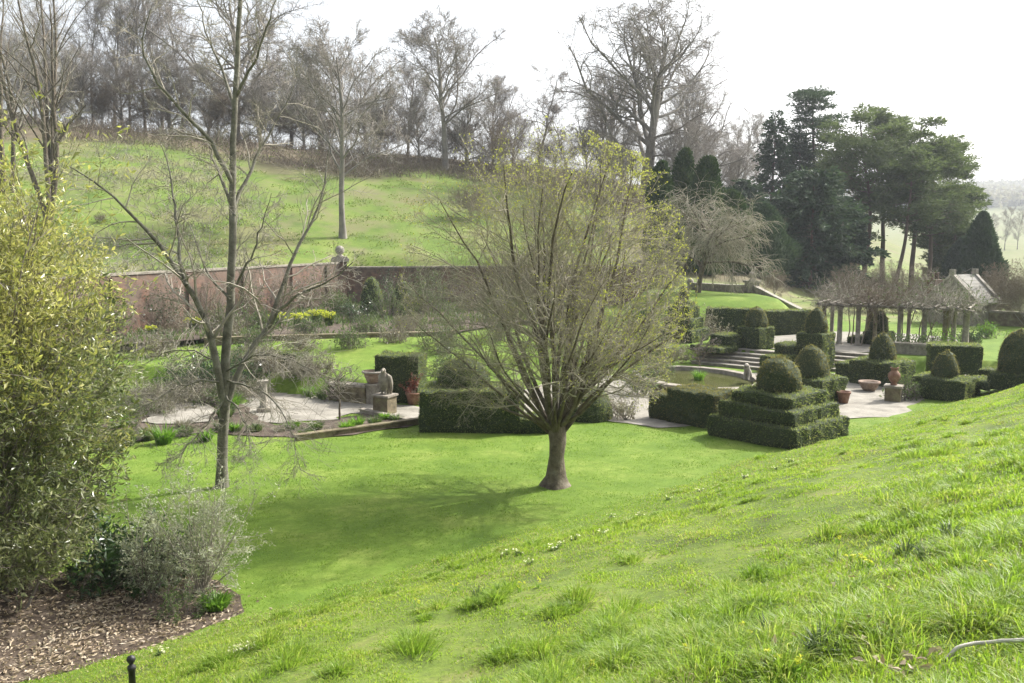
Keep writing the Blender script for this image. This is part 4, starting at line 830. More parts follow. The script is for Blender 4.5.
# --- the garden tree in the middle of the lawn
def garden_tree():
    b = G(556, 486); t = thing('garden_tree', 'round crowned tree just breaking into yellow green leaf on the lawn', 'tree', (b[0], b[1], 0)); rg = rngf(111)
    tp = np.array([[(0, 0, -.15), (-.02, 0, .05), (-.02, .02, .25), (.01, 0, .75), (.03, 0, 1.1), (.0, .02, 1.45), (.02, 0, 1.7)]]); tr = np.array([[.46, .33, .25, .225, .23, .25, .2]])
    lv = [(tp, tr)]; n = 38; th = np.radians(np.concatenate([rg.uniform(2, 28, 12), rg.uniform(22, 50, 18), rg.uniform(48, 74, 8)])); a = np.arange(n) * 2.399 + rg.uniform(-.3, .3, n)
    D = np.stack([np.sin(th) * np.cos(a), np.sin(th) * np.sin(a), np.cos(th)], 1); S = np.stack([.12 * np.cos(a), .12 * np.sin(a), rg.uniform(1.25, 1.65, n)], 1)
    C = np.array([-.32, 0, 4.85]); Ra = np.array([3.5, 3.4, 4.0]); L = np.clip(env_dist(S, D, C, Ra), 1.4, 7.2) * rg.uniform(.82, .98, n)
    def inenv(P):
        e = np.linalg.norm((P - C) / Ra, axis=-1, keepdims=True); lim = 1.0 + .07 * noise3(unit(P - C) * 2.6)[..., None]
        return np.where((e > lim) & (P[..., 2:] > 1.9), C + (P - C) * lim / np.maximum(e, .01), P)
    P, Rr = grow(S, D, L, .04 + .04 * rg.uniform(size=n), 12, .09, .006, rg, .14); P = inenv(P); lv.append((P, Rr))
    for k, (nn, an, le, mr) in enumerate(((14, (22, 65), .38, .005), (10, (20, 60), .45, .0034), (5, (20, 60), .5, .0022))):
        p, D, L2, r = spawn(P, Rr, nn, (.3, .2, .15)[k], 1, an, le, .5, rg, .1, mr); e = env_dist(p, D, C, Ra) * (1 + .1 * noise3(unit(D) * 3)); L2 = np.maximum(np.minimum(L2, e * 1.03 + .08), .12)
        P, Rr = grow(p, D, L2, r, (6, 5, 3)[k], .14, .02, rg, .4); P = inenv(P); Rr = np.maximum(Rr, mr * .8); lv.append((P, Rr))
    def ex(mb):
        N = 52000; i = rg.integers(0, len(P), N); q, TT, rr = sample(P, Rr, i, rg.uniform(.3, 1, N))
        keep = rg.uniform(size=N) < .08 + .5 * sstep(-1.5, 3, q[:, 0]) * sstep(1.5, 4, q[:, 2]) + .45 * sstep(5, 7.5, q[:, 2]); q, TT = q[keep], TT[keep]; N = len(q)
        leaves(mb, q, TT * .7 + rg.normal(size=(N, 3)) * .5 + [0, 0, .3], rg.uniform(.025, .06, N), rg.uniform(.014, .028, N), rg, mi=1)
    ex.m = 'bud'; finish_tree(t, lv, 2, 'bark', 'twig_olive', ex, (14, 8, 6, 4, 3))
garden_tree()
# --- the young bare tree at the left, limbs laid out at their own distances
def young_tree():
    b = G(222, 487); Y = b[1]; t = thing('young_bare_tree', 'tall slim bare tree with ascending limbs on the left of the lawn', 'tree', (b[0], b[1], 0)); rg = rngf(121)
    def limb(pts, y0, y1, r0, r1, K=14):
        n = len(pts); w_ = [at(px, py, Y + y0 + (y1 - y0) * k / (n - 1)) - [b[0], b[1], 0] for k, (px, py) in enumerate(pts)]
        w_ = np.array(w_); s = np.concatenate([[0], np.cumsum(np.linalg.norm(np.diff(w_, axis=0), axis=1))]); q = np.linspace(0, s[-1], K)
        P = np.stack([np.interp(q, s, w_[:, c]) for c in range(3)], 1); P[1:-1] = (P[:-2] + 2 * P[1:-1] + P[2:]) / 4; P[1:] += rg.normal(size=(K - 1, 3)) * .02
        return P, np.linspace(r0, r1, K)
    trunk = limb([(222, 490), (223, 440), (225, 390), (229, 330), (233, 250), (232, 180), (236, 100), (241, 0), (244, -80), (240, -140)], 0, .3, .135, .025, 24); trunk[1][0] *= 1.35
    Ls = [limb([(223, 398), (213, 343), (200, 310), (187, 287), (173, 262), (155, 240), (143, 227), (128, 208), (112, 195), (95, 182), (70, 168)], 0, -1.6, .10, .012), limb([(186, 285), (178, 250), (176, 215), (172, 180), (160, 140)], -.7, .6, .05, .008),
          limb([(226, 408), (236, 377), (249, 355), (263, 333), (280, 300), (290, 257), (305, 235), (317, 218), (326, 180), (330, 140)], 0, 1.4, .085, .01), limb([(264, 332), (283, 307), (300, 293), (318, 286), (340, 275), (352, 262)], .5, -.8, .05, .01),
          limb([(232, 182), (213, 143), (200, 130), (187, 117), (172, 100), (160, 86), (146, 62), (140, 40), (150, 10)], .1, -1.3, .06, .01), limb([(232, 205), (222, 180), (213, 160), (206, 140), (185, 190 - 60)], .1, 1.2, .045, .008),
          limb([(234, 215), (240, 190), (253, 163), (267, 137), (285, 110), (300, 70)], .1, 1.5, .05, .008), limb([(237, 95), (255, 60), (270, 20), (280, -20)], .2, -1, .04, .008), limb([(236, 110), (222, 70), (205, 30), (195, -20)], .2, 1.3, .04, .008),
          limb([(225, 384), (205, 380), (180, 385), (150, 402), (130, 420)], 0, -1.4, .03, .006), limb([(226, 380), (250, 385), (275, 400), (292, 430), (300, 470)], 0, -1.0, .028, .005), limb([(224, 400), (205, 425), (185, 452), (160, 468)], 0, -1.5, .026, .005), limb([(225, 372), (260, 352), (300, 362), (330, 385)], 0, -1.6, .026, .005), limb([(226, 395), (245, 420), (252, 450), (236, 464)], 0, -1.8, .022, .005),
          limb([(226, 372), (200, 350), (165, 352), (140, 366)], 0, 1.7, .026, .005), limb([(230, 300), (205, 270), (195, 235), (182, 215)], 0, 1.2, .035, .006), limb([(230, 290), (250, 262), (262, 225), (272, 195)], 0, -1.3, .035, .006)]
    mbt = MB(); tubes(mbt, trunk[0][None], trunk[1][None], 12)
    for P, Rr in Ls: tubes(mbt, P[None], Rr[None], 7)
    mbt.obj('trunk', M['bark_green'], t, True)
    P = np.stack([l[0] for l in Ls]); Rr = np.stack([l[1] for l in Ls]); lv = []
    pT, DT, LT, rT = spawn(trunk[0][None], trunk[1][None], 26, .35, 1, (35, 70), .1, .3, rg, .3, .006)
    P0, R0 = grow(pT, DT, LT, rT * .5, 6, .12, .05, rg, .3)
    mb = MB(); tubes(mb, P0, R0, 4)
    for k, (nn, an, le, mr) in enumerate(((15, (30, 70), .3, .006), (8, (25, 65), .5, .0042), (5, (20, 65), .5, .0034))):
        p, D, L, r = spawn(P, Rr, nn, .2, 1, an, le, .5, rg, .4, mr); P2, R2 = grow(p, D, L, r, (6, 5, 4)[k], .16, .01, rg, .4)
        if k == 0: P2 = np.concatenate([P2, P0]) if P2.shape[1] == P0.shape[1] else P2; R2 = np.concatenate([R2, R0])
        tubes(mb, P2, np.maximum(R2, mr * .8), 4 if k < 1 else 3); P, Rr = P2, R2
    p, D, L, r = spawn(np.stack([l[0] for l in Ls[9:15]]), np.stack([l[1] for l in Ls[9:15]]), 22, .1, 1, (30, 80), .5, .5, rg, .3, .005); P2, R2 = grow(p, D, L, r, 6, .2, -.06, rg, .4); tubes(mb, P2, R2, 3)
    p, D, L, r = spawn(P2, R2, 6, .2, 1, (30, 70), .5, .6, rg, .3, .004); P3, R3 = grow(p, D, L, r, 4, .2, -.04, rg, .5); tubes(mb, P3, R3, 3)
    mb.obj('crown', M['twig_pale'], t)
young_tree()
def small_tree(label, b, h, seed, r=.05, tw=.005):
    t = thing('sapling', label, 'tree', (b[0], b[1], T(b[0], b[1]))); lv = bare_levels(seed, h, r, top=.7, t0=.45, n=(10, 6, 5), ang=((35, 70), (30, 60), (25, 60)), lens=(.5, .5, .5), wob=.16, up=.02, tw=tw); finish_tree(t, lv, 2, 'bark', 'twig', None)
small_tree('small bare sapling beside the flower bed and gravel path', G(340, 421), 2.5, 131, .05)
small_tree('bare spreading standard shrub right of the pool', G(702, 372), 2.2, 132, .05, .009)
# ------------------------------------------------------------------ shrubs and plants
def leafy(name, label, loc, rx, rz_, seed, n_st, n_leaf, ls, leaf, stem='twig', cat='shrub', base=.1, group=None, vase=.6, zc=.5, sr=.02, sub=8, shell=.35, lw=.35, droop=0.0, ang=(10, 60), t1=.15, fill=0, leaf2=None):
    """a shrub: stems rising from the foot into an uneven crown, leaves along its twigs"""
    t = thing(name, label, cat, loc, group=group); rg = rngf(seed); mb = MB()
    S = rg.normal(size=(n_st, 3)) * [base, base, 0]; th = np.radians(rg.uniform(*ang, n_st)); a = rg.uniform(0, 2 * pi, n_st)
    D = np.stack([np.sin(th) * np.cos(a), np.sin(th) * np.sin(a), np.cos(th)], 1)
    C = np.array([0, 0, rz_ * zc]); Ra = np.array([rx, rx, rz_ * (1 - zc)]); o = (S - C) / Ra; dd = D / Ra; A = (dd * dd).sum(1); Bq = (o * dd).sum(1); Cq = (o * o).sum(1) - 1
    L = np.clip((-Bq + np.sqrt(np.maximum(Bq * Bq - A * Cq, .02))) / A, rz_ * .3, rz_ * 1.3) * rg.uniform(.75, 1.08, n_st)
    P, Rr = grow(S, D, L, sr, 8, .07, .02, rg, .25); tubes(mb, P, Rr, 5)
    p, D, L2, r = spawn(P, Rr, sub, t1, 1, (20, 65), .34, .6, rg, .15, sr * .15); P2, R2 = grow(p, D, L2, r, 5, .12, .02 - droop, rg, .4); tubes(mb, P2, R2, 3)
    p, D, L3, r = spawn(P2, R2, 4, .15, 1, (20, 65), .5, .7, rg, .3, sr * .1); P3, R3 = grow(p, D, L3, r, 4, .12, .0 - droop, rg, .5); tubes(mb, P3, R3, 3)
    if fill:
        e = unit(rg.normal(size=(fill, 3))) * (rg.uniform(.25, .95, (fill, 1)) ** .6) * (1 + .12 * noise3(rg.normal(size=(fill, 3)))[:, None]); S4 = C + e * Ra; S4 = S4[S4[:, 2] > .15]
        P4, R4 = grow(S4, unit(S4 - C * .4) + rg.normal(size=S4.shape) * .5, rg.uniform(.35, .8, len(S4)), .005, 4, .15, .02, rg); tubes(mb, P4, R4, 3); P3 = np.concatenate([P3, P4]); R3 = np.concatenate([R3, R4])
    mb.obj('stems', M[stem], t)
    i = rg.integers(0, len(P3), n_leaf); q, TT, rr = sample(P3, R3, i, rg.uniform(0, 1, n_leaf)); q = q + rg.normal(size=(n_leaf, 3)) * ls * .5; D = TT * .8 + rg.normal(size=(n_leaf, 3)) * .75 + [0, 0, .1]; LL = ls * rg.uniform(.45, 1.45, n_leaf); WW = LL * lw * rg.uniform(.7, 1.3, n_leaf)
    lo = q[:, 2] + 1.6 * noise3(q * .8 + seed) + .8 * rg.normal(size=n_leaf) < rz_ * .56 if leaf2 else np.zeros(n_leaf, bool)  # leaf2 below a ragged height: sunlit top and shaded foot painted in
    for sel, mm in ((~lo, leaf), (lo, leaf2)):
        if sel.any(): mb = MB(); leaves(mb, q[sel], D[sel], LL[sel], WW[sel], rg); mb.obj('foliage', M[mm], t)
    return t
c = at(-42, 500, 14.6); leafy('olive_leaved_shrub', 'huge yellow green narrow leaved shrub filling the left edge', (c[0], c[1], 0), 2.65, 7.0, 201, 60, 125000, .11, 'willowleaf', 'twig', base=.5, sub=12, zc=.5, sr=.028, lw=.3, ang=(2, 75), t1=.3, fill=4200, leaf2='willowshade')
c = G(200, 596); leafy('silver_shrub', 'grey silver leaved shrub with ascending stems on the mulch bed', (c[0], c[1], 0), 1.05, 2.05, 202, 24, 6500, .05, 'silverleaf', 'twig_pale', base=.06, zc=.62, sr=.014, sub=9, lw=.45, ang=(5, 50))
c = G(150, 602); leafy('silver_shrub', 'thin grey shrub leaning left beside the silver leaved shrub', (c[0], c[1], 0), .55, 1.9, 203, 11, 2600, .05, 'silverleaf', 'twig', base=.05, zc=.6, sr=.012, sub=8, lw=.45, ang=(2, 26))
c = G(112, 588); leafy('laurel_bush', 'dark glossy laurel bush low behind the silver shrub', (c[0], c[1], 0), .95, .95, 204, 26, 1500, .15, 'laurel', 'twig', base=.3, zc=.45, sr=.014, lw=.4, ang=(10, 75))
c = G(160, 585); leafy('laurel_bush', 'second dark laurel bush between the two grey shrubs', (c[0], c[1] + .3, 0), .7, .75, 205, 20, 800, .14, 'laurel', 'twig', base=.25, zc=.45, sr=.012, lw=.4, ang=(10, 75))
c = G(180, 618); leafy('low_shrub', 'low grey green spreading plant at the front of the mulch bed', (c[0], c[1], 0), .42, .55, 206, 16, 900, .05, 'herb', 'twig', base=.12, zc=.5, sr=.007, lw=.4)
def tuftplant(name, label, loc, r, h, n, wd, m, seed, cat='plant', fl=None, group=None, s0=.3):
    t = thing(name, label, cat, loc, group=group); rg = rngf(seed); a = rg.uniform(0, 2 * pi, n); q = r * s0 * np.sqrt(rg.uniform(size=n)); ln = rg.uniform(.1, 1, n)[:, None] * np.stack([np.cos(a), np.sin(a)], 1) * min(1.4, r / h * 1.2)
    mb = MB(); blades(mb, np.stack([q * np.cos(a), q * np.sin(a), 0 * a - .02], 1), h * rg.uniform(.6, 1.25, n), wd, ln, rg, .55); mb.obj('leaves', M[m], t)
    if fl:
        k, fm, fs = fl; mb = MB(); a = rg.uniform(0, 2 * pi, k); q = r * .9 * np.sqrt(rg.uniform(size=k)); c0 = np.stack([q * np.cos(a), q * np.sin(a), h * rg.uniform(.6, .95, k)], 1)
        c0 = np.repeat(c0, 7, 0); leaves(mb, c0, rg.normal(size=(len(c0), 3)) * [1, 1, .5] + [0, 0, .3], fs, fs * .8, rg); mb.obj('flowers', M[fm], t)
    return t
def g3(px, py, z=0, lift=0):
    c = G(px, py, z); return (c[0], c[1], T(c[0], c[1]) + lift)
tuftplant('perennial_clump', 'green leafy clump on the right tip of the mulch bed', g3(216, 610), .5, .3, 260, .05, 'fresh', 301)
for k, (px, py, z, r, h, m, lab) in enumerate([(164, 444, 0, .6, .62, 'fresh', 'bright green strap leaved clump at the lawn edge left of tree'), (205, 441, 0, .5, .42, 'fresh', 'bright green clump just left of the young tree trunk'), (126, 446, 0, .7, .5, 'herb', 'dull green clump near the yellow green shrub edge'), (236, 432, 0, .4, .35, 'fresh', 'small fresh clump just right of the young tree trunk'), (347, 432, 0, .42, .42, 'fresh', 'bright green clump at the left of the kerbed bed'), (357, 428, 0, .36, .42, 'fresh', 'bright green clump second in the kerbed bed'), (375, 426, 0, .42, .36, 'herb', 'grey green clump third in the kerbed bed'), (396, 422, 0, .36, .3, 'herb', 'low grey green clump near the kerb end by the hedge'), (330, 434, 0, .5, .3, 'greyherb', 'dead grey clump at the front left of the kerbed bed'), (305, 436, 0, .5, .3, 'herb', 'dull clump on the bed left of the kerb'), (280, 432, 0, .5, .25, 'greyherb', 'dry grey clump at the gravel edge below the sundial'), (183, 428, 0, .5, .4, 'greyherb', 'dry brown clump behind the strap leaved clump'), (310, 384, .5, .45, .5, 'fresh', 'broad green leafy clump on the border lawn by retaining wall'), (322, 386, .5, .4, .45, 'herb', 'dull green clump beside the broad leafy clump')]):
    tuftplant('perennial_clump', lab, g3(px, py, z), r, h, 190, .045 if m != 'greyherb' else .018, m, 310 + k, group='perennial clumps along the path beds')
for k, (px, py, r, h, lab) in enumerate([(140, 404, 1.4, .75, 'greyish lavender like mound at the path left'), (178, 401, 1.5, .7, 'greyish mound behind the gravel left of the young tree'), (212, 404, 1.4, .8, 'grey twiggy mound behind the young tree trunk'), (243, 397, 1.1, .7, 'grey twiggy mound left of the sundial'), (300, 391, 1.0, .5, 'low grey mound at the back of the gravel path'), (250, 384, 1.2, .9, 'dark twiggy mound behind the sundial')]):
    c = g3(px, py); leafy('lavender_mound', lab, c, r, h, 330 + k, 90, 4200, .09, 'greyherb', 'twig', base=r * .4, sub=6, zc=.25, sr=.008, lw=.25, group='grey mounds along the gravel path', ang=(5, 85))
# flower border at the foot of the wall
for k, (px, py, r, h, lab) in enumerate([(277, 326, .55, .8, 'yellow green spurge clump, leftmost under the brick wall'), (300, 328, .6, .9, 'yellow spurge clump second from the left under the wall'), (317, 325, .65, .95, 'brightest yellow spurge clump near the brick pier'), (329, 326, .5, .85, 'yellow spurge clump closest to the brick pier'), (193, 330, .5, .7, 'small yellow flowering clump behind the young tree limb'), (152, 334, .4, .5, 'small yellow clump at the left of the border')]):
    tuftplant('spurge_clump', lab, g3(px, py, 1.1), r, h, 220, .06, 'herb', 350 + k, fl=(46, 'yellowflower', .10), group='yellow flowering clumps in the border')
for k, (px, py, z, r, h, leaf, n, lab) in enumerate([(340, 316, 1.1, 1.3, 1.5, 'herb', 2200, 'blue green shrub at the foot of the brick pier'), (262, 330, 1.1, .8, .9, 'herb', 900, 'green border shrub left of the spurge'), (355, 322, 1.1, 1.2, 1.2, 'laurel', 1200, 'dark green shrub right of the brick pier'), (390, 318, 1.1, 1.6, 2.0, 'herb', 1500, 'olive shrub against the lower brick wall'), (425, 315, 1.1, 1.6, 2.4, 'herb', 1500, 'tall olive shrub behind the garden tree left branches'), (125, 330, 1.1, 1.2, 1.8, 'laurel', 1100, 'dark shrub trained on the brick wall left'), (210, 330, 1.1, 1.2, 1.4, 'herb', 800, 'sparse shrub at the wall behind the young tree'), (180, 333, 1.1, 1.0, 1.2, 'greyherb', 500, 'grey dead stems of a border shrub at the wall'),
        (500, 340, .8, 2.0, 2.2, 'herb', 1500, 'olive shrub on the upper lawn behind the garden tree'), (560, 345, .7, 2.0, 2.4, 'laurel', 1800, 'dark shrub directly behind the garden tree'), (612, 350, .7, 1.8, 1.9, 'herb', 1600, 'olive shrub right behind the garden tree'), (645, 345, .7, 1.6, 1.9, 'cypress', 2400, 'fresh green shrub left of the stacked tier topiary'), (640, 395, 0, .9, 1.0, 'herb', 700, 'sparse twiggy shrub left of the pool rim'), (620, 418, 0, .7, .7, 'greyherb', 400, 'dry shrub at the lawn edge by the pool court'), (700, 340, .5, 1.2, 1.5, 'greyherb', 500, 'pinkish bare shrub left of the steps'), (720, 352, .4, .9, 1.0, 'greyherb', 300, 'low bare shrub at the foot of the steps'), (938, 353, .66, .9, 1.1, 'fresh', 600, 'pale green shrub on the box hedge by the pergola'), (905, 400, 0, .55, .8, 'herb', 500, 'dark leafy shrub beside the urn pedestal'), (972, 345, .66, .9, .7, 'laurel', 800, 'dark green plants below the pergola right end'), (990, 338, .66, 1.0, .7, 'fresh', 700, 'green leafy plants along the lawn under the field wall'), (960, 392, 0, .6, .6, 'greyherb', 300, 'brown plant between low box and right hand dome')]):
    leafy('border_shrub', lab, g3(px, py, z), r, h, 370 + k, 26, n, .11, leaf, 'twig_brown' if leaf == 'greyherb' else 'twig', base=.25, sub=8, zc=.45, sr=.016, lw=.4, group='shrubs in the beds')
for k, (px, py, r, h, m, lab) in enumerate([(225, 418, .6, .5, 'herb', 'green clump between the two gravel patches'), (232, 408, .6, .55, 'fresh', 'light green clump left of the main gravel patch'), (222, 430, .5, .4, 'herb', 'green clump in front of the gap in the gravel'), (255, 432, .5, .35, 'herb', 'green clump at the front of the bed left of the sundial'), (292, 430, .45, .35, 'fresh', 'light green clump at the front of the bed below the sundial'), (316, 430, .5, .35, 'herb', 'green clump at the bed front near the sapling'), (185, 436, .5, .4, 'herb', 'green clump right of the strap leaved clump'), (148, 440, .5, .45, 'herb', 'green clump left of the strap leaved clump'), (120, 428, .6, .5, 'fresh', 'light green clump beside the yellow green shrub'), (385, 420, .3, .28, 'fresh', 'small green clump near the kerb end')]):
    tuftplant('perennial_clump', lab, g3(px, py), r, h, 170, .045, m, 700 + k, group='perennial clumps along the path beds')
for k, (px, py, r, h, leaf, n, lab) in enumerate([(130, 416, 1.0, .6, 'herb', 1800, 'dull green mound at the left end of the path bed'), (160, 414, .9, .55, 'greyherb', 1600, 'grey twiggy mound left of the small gravel patch'), (222, 405, 1.0, .6, 'herb', 1800, 'dull green mound right behind the young tree foot'), (198, 398, 1.1, .7, 'greyherb', 1800, 'grey twiggy mound above the small gravel patch')]):
    leafy('lavender_mound', lab, g3(px, py), r, h, 720 + k, 60, n, .09, leaf, 'twig', base=r * .4, sub=6, zc=.25, sr=.008, lw=.3, group='grey mounds along the gravel path', ang=(5, 85))
c = (PC[0] + .1, PC[1] + .1, .18); tuftplant('water_plant', 'round tuft of rushes standing in the pool water', c, .5, .5, 160, .03, 'fresh', 399)

for k, (px, py, z, r, h, leaf, n, lab) in enumerate([(150, 352, .9, 1.3, 1.1, 'greyherb', 1400, 'grey twiggy shrub at the left end of the border wall'), (188, 372, .7, 1.2, 1.2, 'laurel', 1500, 'dark shrub left of the young tree on the garden lawn'), (212, 380, .6, 1.3, 1.5, 'laurel', 2200, 'dark evergreen shrub right behind the young tree trunk'), (240, 377, .6, 1.2, 1.4, 'laurel', 2000, 'dark evergreen shrub just right of the young tree'), (268, 374, .6, 1.0, 1.0, 'greyherb', 1500, 'purplish grey shrub left of the hedge stub'), (318, 374, .7, .9, .8, 'greyherb', 800, 'bare twiggy rose right of the hedge stub'), (340, 384, .6, .8, .8, 'herb', 900, 'green shrub on the lawn above the retaining wall'), (352, 352, .8, 1.0, .8, 'herb', 800, 'low shrub in front of the border wall'), (300, 352, .8, 1.1, .8, 'greyherb', 900, 'dry brown shrub in front of the border wall'), (255, 350, .8, 1.1, 1.0, 'herb', 900, 'green shrub in front of the border wall behind young tree'), (395, 348, .8, .9, .7, 'greyherb', 700, 'grey low shrub before the border wall right part'), (225, 338, 1.1, 1.2, 1.3, 'greyherb', 900, 'brown bare shrub in the border behind the young tree'), (245, 330, 1.1, 1.2, 1.5, 'herb', 1200, 'green grey shrub in the border left of the spurge'), (310, 334, 1.1, 1.0, .8, 'herb', 900, 'low green shrub in front of the spurge'), (365, 334, 1.1, 1.2, .9, 'herb', 900, 'low green shrub right of the spurge'), (410, 332, 1.1, 1.2, 1.0, 'greyherb', 900, 'low brown shrub at the border right end'), (432, 312, 1.1, 2.0, 3.2, 'herb', 2200, 'tall olive shrub hiding the lower brick wall left of garden tree'), (478, 310, 1.1, 2.2, 3.4, 'greyherb', 1800, 'tall bare shrub before the lower brick wall behind garden tree'), (515, 312, 1.1, 2.2, 3.0, 'herb', 2000, 'tall shrub before the lower brick wall, middle'), (392, 308, 1.1, 1.5, 2.9, 'laurel', 1800, 'dark evergreen shrub before the lower brick wall right of columns'), (440, 350, .8, 1.4, 1.6, 'herb', 1400, 'olive shrub at the right end of the border wall'), (455, 365, .7, 1.2, 1.3, 'laurel', 1200, 'dark shrub between hedge block and garden tree'), (655, 378, 0, 1.0, .9, 'herb', 900, 'sparse shrub hiding the left rim of the pool'), (648, 362, 0, 1.2, 1.2, 'herb', 1200, 'leafy shrub at the back left of the pool'), (668, 352, .5, 1.3, 1.4, 'greyherb', 1100, 'grey brown shrub behind the pool')]):
    leafy('garden_shrub', lab, g3(px, py, z), r, h, 440 + k, 34, n, .11, leaf, 'twig_brown' if leaf == 'greyherb' else 'twig', base=.3, sub=9, zc=.42, sr=.014, lw=.4, group='shrubs in the beds', ang=(5, 75))
u_ = unit((A2 - A1)[None])[0]; n_ = np.array([u_[1], -u_[0]])
for k, (f, r, h, leaf, n, lab) in enumerate([(.05, 1.0, 2.2, 'herb', 500, 'sparse climber on the brick wall behind the yellow green shrub'), (.2, 1.2, 2.6, 'laurel', 700, 'dark green climber on the brick wall, left part'), (.36, 1.1, 2.4, 'greyherb', 260, 'bare grey climber on the brick wall left of the young tree'), (.5, 1.2, 2.2, 'herb', 380, 'thin olive climber on the brick wall behind the young tree'), (.64, 1.1, 2.5, 'greyherb', 300, 'bare brown climber on the brick wall right of the young tree'), (.78, 1.3, 2.4, 'herb', 420, 'thin climber on the brick wall above the spurge'), (.9, 1.2, 2.6, 'greyherb', 260, 'bare climber on the brick wall just left of the pier')]):
    q = A1 + (A2 - A1) * f + n_ * .75; leafy('wall_climber', lab, (q[0], q[1], 1.1), r, h, 420 + k, 30, n, .12, leaf, 'twig_brown', base=.3, sub=9, zc=.5, sr=.018, lw=.45, group='climbers on the brick wall', ang=(3, 50))
# ------------------------------------------------------------------ grass
def wedge(n, d0, d1, a0, a1, rg, pw=1.0):
    """points in plan between two distances, denser nearby"""
    u = rg.uniform(size=n) ** pw; d = d0 + (d1 - d0) * u; a = rg.uniform(a0, a1, n); return a * d, d
def grass_obj(name, x, y, h, wd, lean, m, rg, label, cat, bend=.6):
    P = np.stack([x, y, terr(x, y) - .015], 1); mb = MB(); blades(mb, P, h, wd, lean, rg, bend); o = mb.obj(name, M[m]); return tag(o, label, cat, kind='stuff')
rg = rngf(500)
x, y = wedge(760000, 2.6, 34, -.78, .80, rg, 1.15); s = bank_s(x, y); d = np.hypot(x, y)
cl = noise2(x, y, .55, 2); cl2 = noise2(x, y, 2.2, 7); keep = (s > -.15) & (rg.uniform(size=len(x)) < np.clip(.7 + .9 * cl + .4 * noise2(x, y, .22, 31), .08 + .5 * sstep(7, 11, d), 1)); x, y, s, d, cl, cl2 = [v[keep] for v in (x, y, s, d, cl, cl2)]
h = (.055 + .035 * sstep(6, 10, s) + .05 * np.clip(cl, 0, 1) * sstep(1, 6, s) + .03 * np.clip(cl2, 0, 1)) * rg.uniform(.6, 1.4, len(x)) * (1 - .35 * sstep(3, 5, s) * sstep(8, 6.5, s))
wd = np.clip(.0055 + .0008 * d, .006, .034)
lean = rg.normal(size=(len(x), 2)) * .7 + np.stack([noise2(x, y, .3, 11), noise2(x, y, .3, 17)], 1) * .35
dry = (rg.uniform(size=len(x)) < .05 + .2 * sstep(.15, .5, noise2(x, y, 1.2, 21)) + .22 * sstep(2.2, .6, s))
grass_obj('bank_grass', x[~dry], y[~dry], h[~dry], wd[~dry], lean[~dry], 'grass', rg, 'rough green grass covering the sloping bank', 'grass')
grass_obj('dry_grass', x[dry], y[dry], h[dry] * .9, wd[dry] * .8, lean[dry] * 1.3, 'drygrass', rg, 'straw coloured dead grass mixed into the bank', 'grass', .8)
x, y = wedge(330000, 11, 34, -.72, .62, rg, 1.1); s = bank_s(x, y); yb = np.interp(x, BX, BY)
from_bed = np.zeros(len(x), bool)
def inside(px, poly):
    poly = np.array(poly); r = np.zeros(len(px), bool); j = len(poly) - 1
    for i in range(len(poly)):
        xi, yi = poly[i]; xj, yj = poly[j]; c = ((yi > px[:, 1]) != (yj > px[:, 1])) & (px[:, 0] < (xj - xi) * (px[:, 1] - yi) / (yj - yi + 1e-12) + xi); r ^= c; j = i
    return r
pp = np.stack([x, y], 1); bad = inside(pp, [G(*p) for p in mulch_px]) | inside(pp, gl) | inside(pp, [G(*p) for p in path_px]) | inside(pp, [G(*p) for p in bed_px])
k = (s < .2) & (y < yb - .3) & ~bad; x, y = x[k], y[k]; d = np.hypot(x, y)
grass_obj('lawn_grass', x, y, .036 * rg.uniform(.5, 1.6, len(x)) * (1 + .5 * noise2(x, y, .5)), np.clip(.0007 * d, .008, .03), rg.normal(size=(len(x), 2)) * .6, 'lawnblade', rg, 'short mown lawn grass', 'grass')
# tussocks and ground plants on the hill field and in the flower border
x, y = wedge(120000, 46, 108, -.62, .14, rg, 1.0); k = (y > np.interp(x, WX, WY) + 1.5) & (rg.uniform(size=len(x)) < .12 + 1.1 * noise2(x, y, 1.6)); x, y = x[k], y[k]; dr = noise2(x, y, 5, 4) + .4 * rg.normal(size=len(x)) > .45
for sel, mm, nm, lb in ((~dr, 'field_blade', 'field_grass', 'rough green grass on the hill field'), (dr, 'drygrass', 'field_dry_grass', 'straw coloured rough grass on the hill field')):
    n = sel.sum(); grass_obj(nm, x[sel], y[sel], rg.uniform(.06, .24, n), rg.uniform(.06, .12, n), rg.normal(size=(n, 2)) * 1.2, mm, rg, lb, 'grass')
bp = np.array(BED); q = rg.uniform(bp.min(0), bp.max(0), (16000, 2)); q = q[inside(q, bp)]; q = q[noise2(q[:, 0], q[:, 1], 1.2) + .3 * rg.normal(size=len(q)) > -.1]; n = len(q); mb = MB(); blades(mb, np.concatenate([q, np.full((n, 1), 1.14)], 1), rg.uniform(.15, .5, n), .07, rg.normal(size=(n, 2)) * .7, rg); tag(mb.obj('border_ground_cover', M['herb']), 'mixed green ground cover in the long flower border', 'ground cover', kind='stuff')
N = 15000; a = rg.uniform(-.62, .17, N); d = rg.uniform(101, 119, N) + 3 * noise2(a * 100, 0 * a, 8); x, y = a * d / np.sqrt(1 + a * a), d / np.sqrt(1 + a * a); k = noise2(x, y, 4, 9) + .4 * rg.normal(size=N) > -.15; x, y = x[k], y[k]; N = len(x)
P, Rr = grow(np.stack([x, y, terr(x, y) - .1], 1), rg.normal(size=(N, 3)) * [.6, .6, .1] + [0, 0, .9], rg.uniform(.5, 2.3, N), .03, 5, .3, -.06, rg, .4); mb = MB(); tubes(mb, P, Rr, 3); tag(mb.obj('undergrowth', M['twig_brown']), 'brown bramble undergrowth along the foot of the hilltop trees', 'undergrowth', kind='stuff')
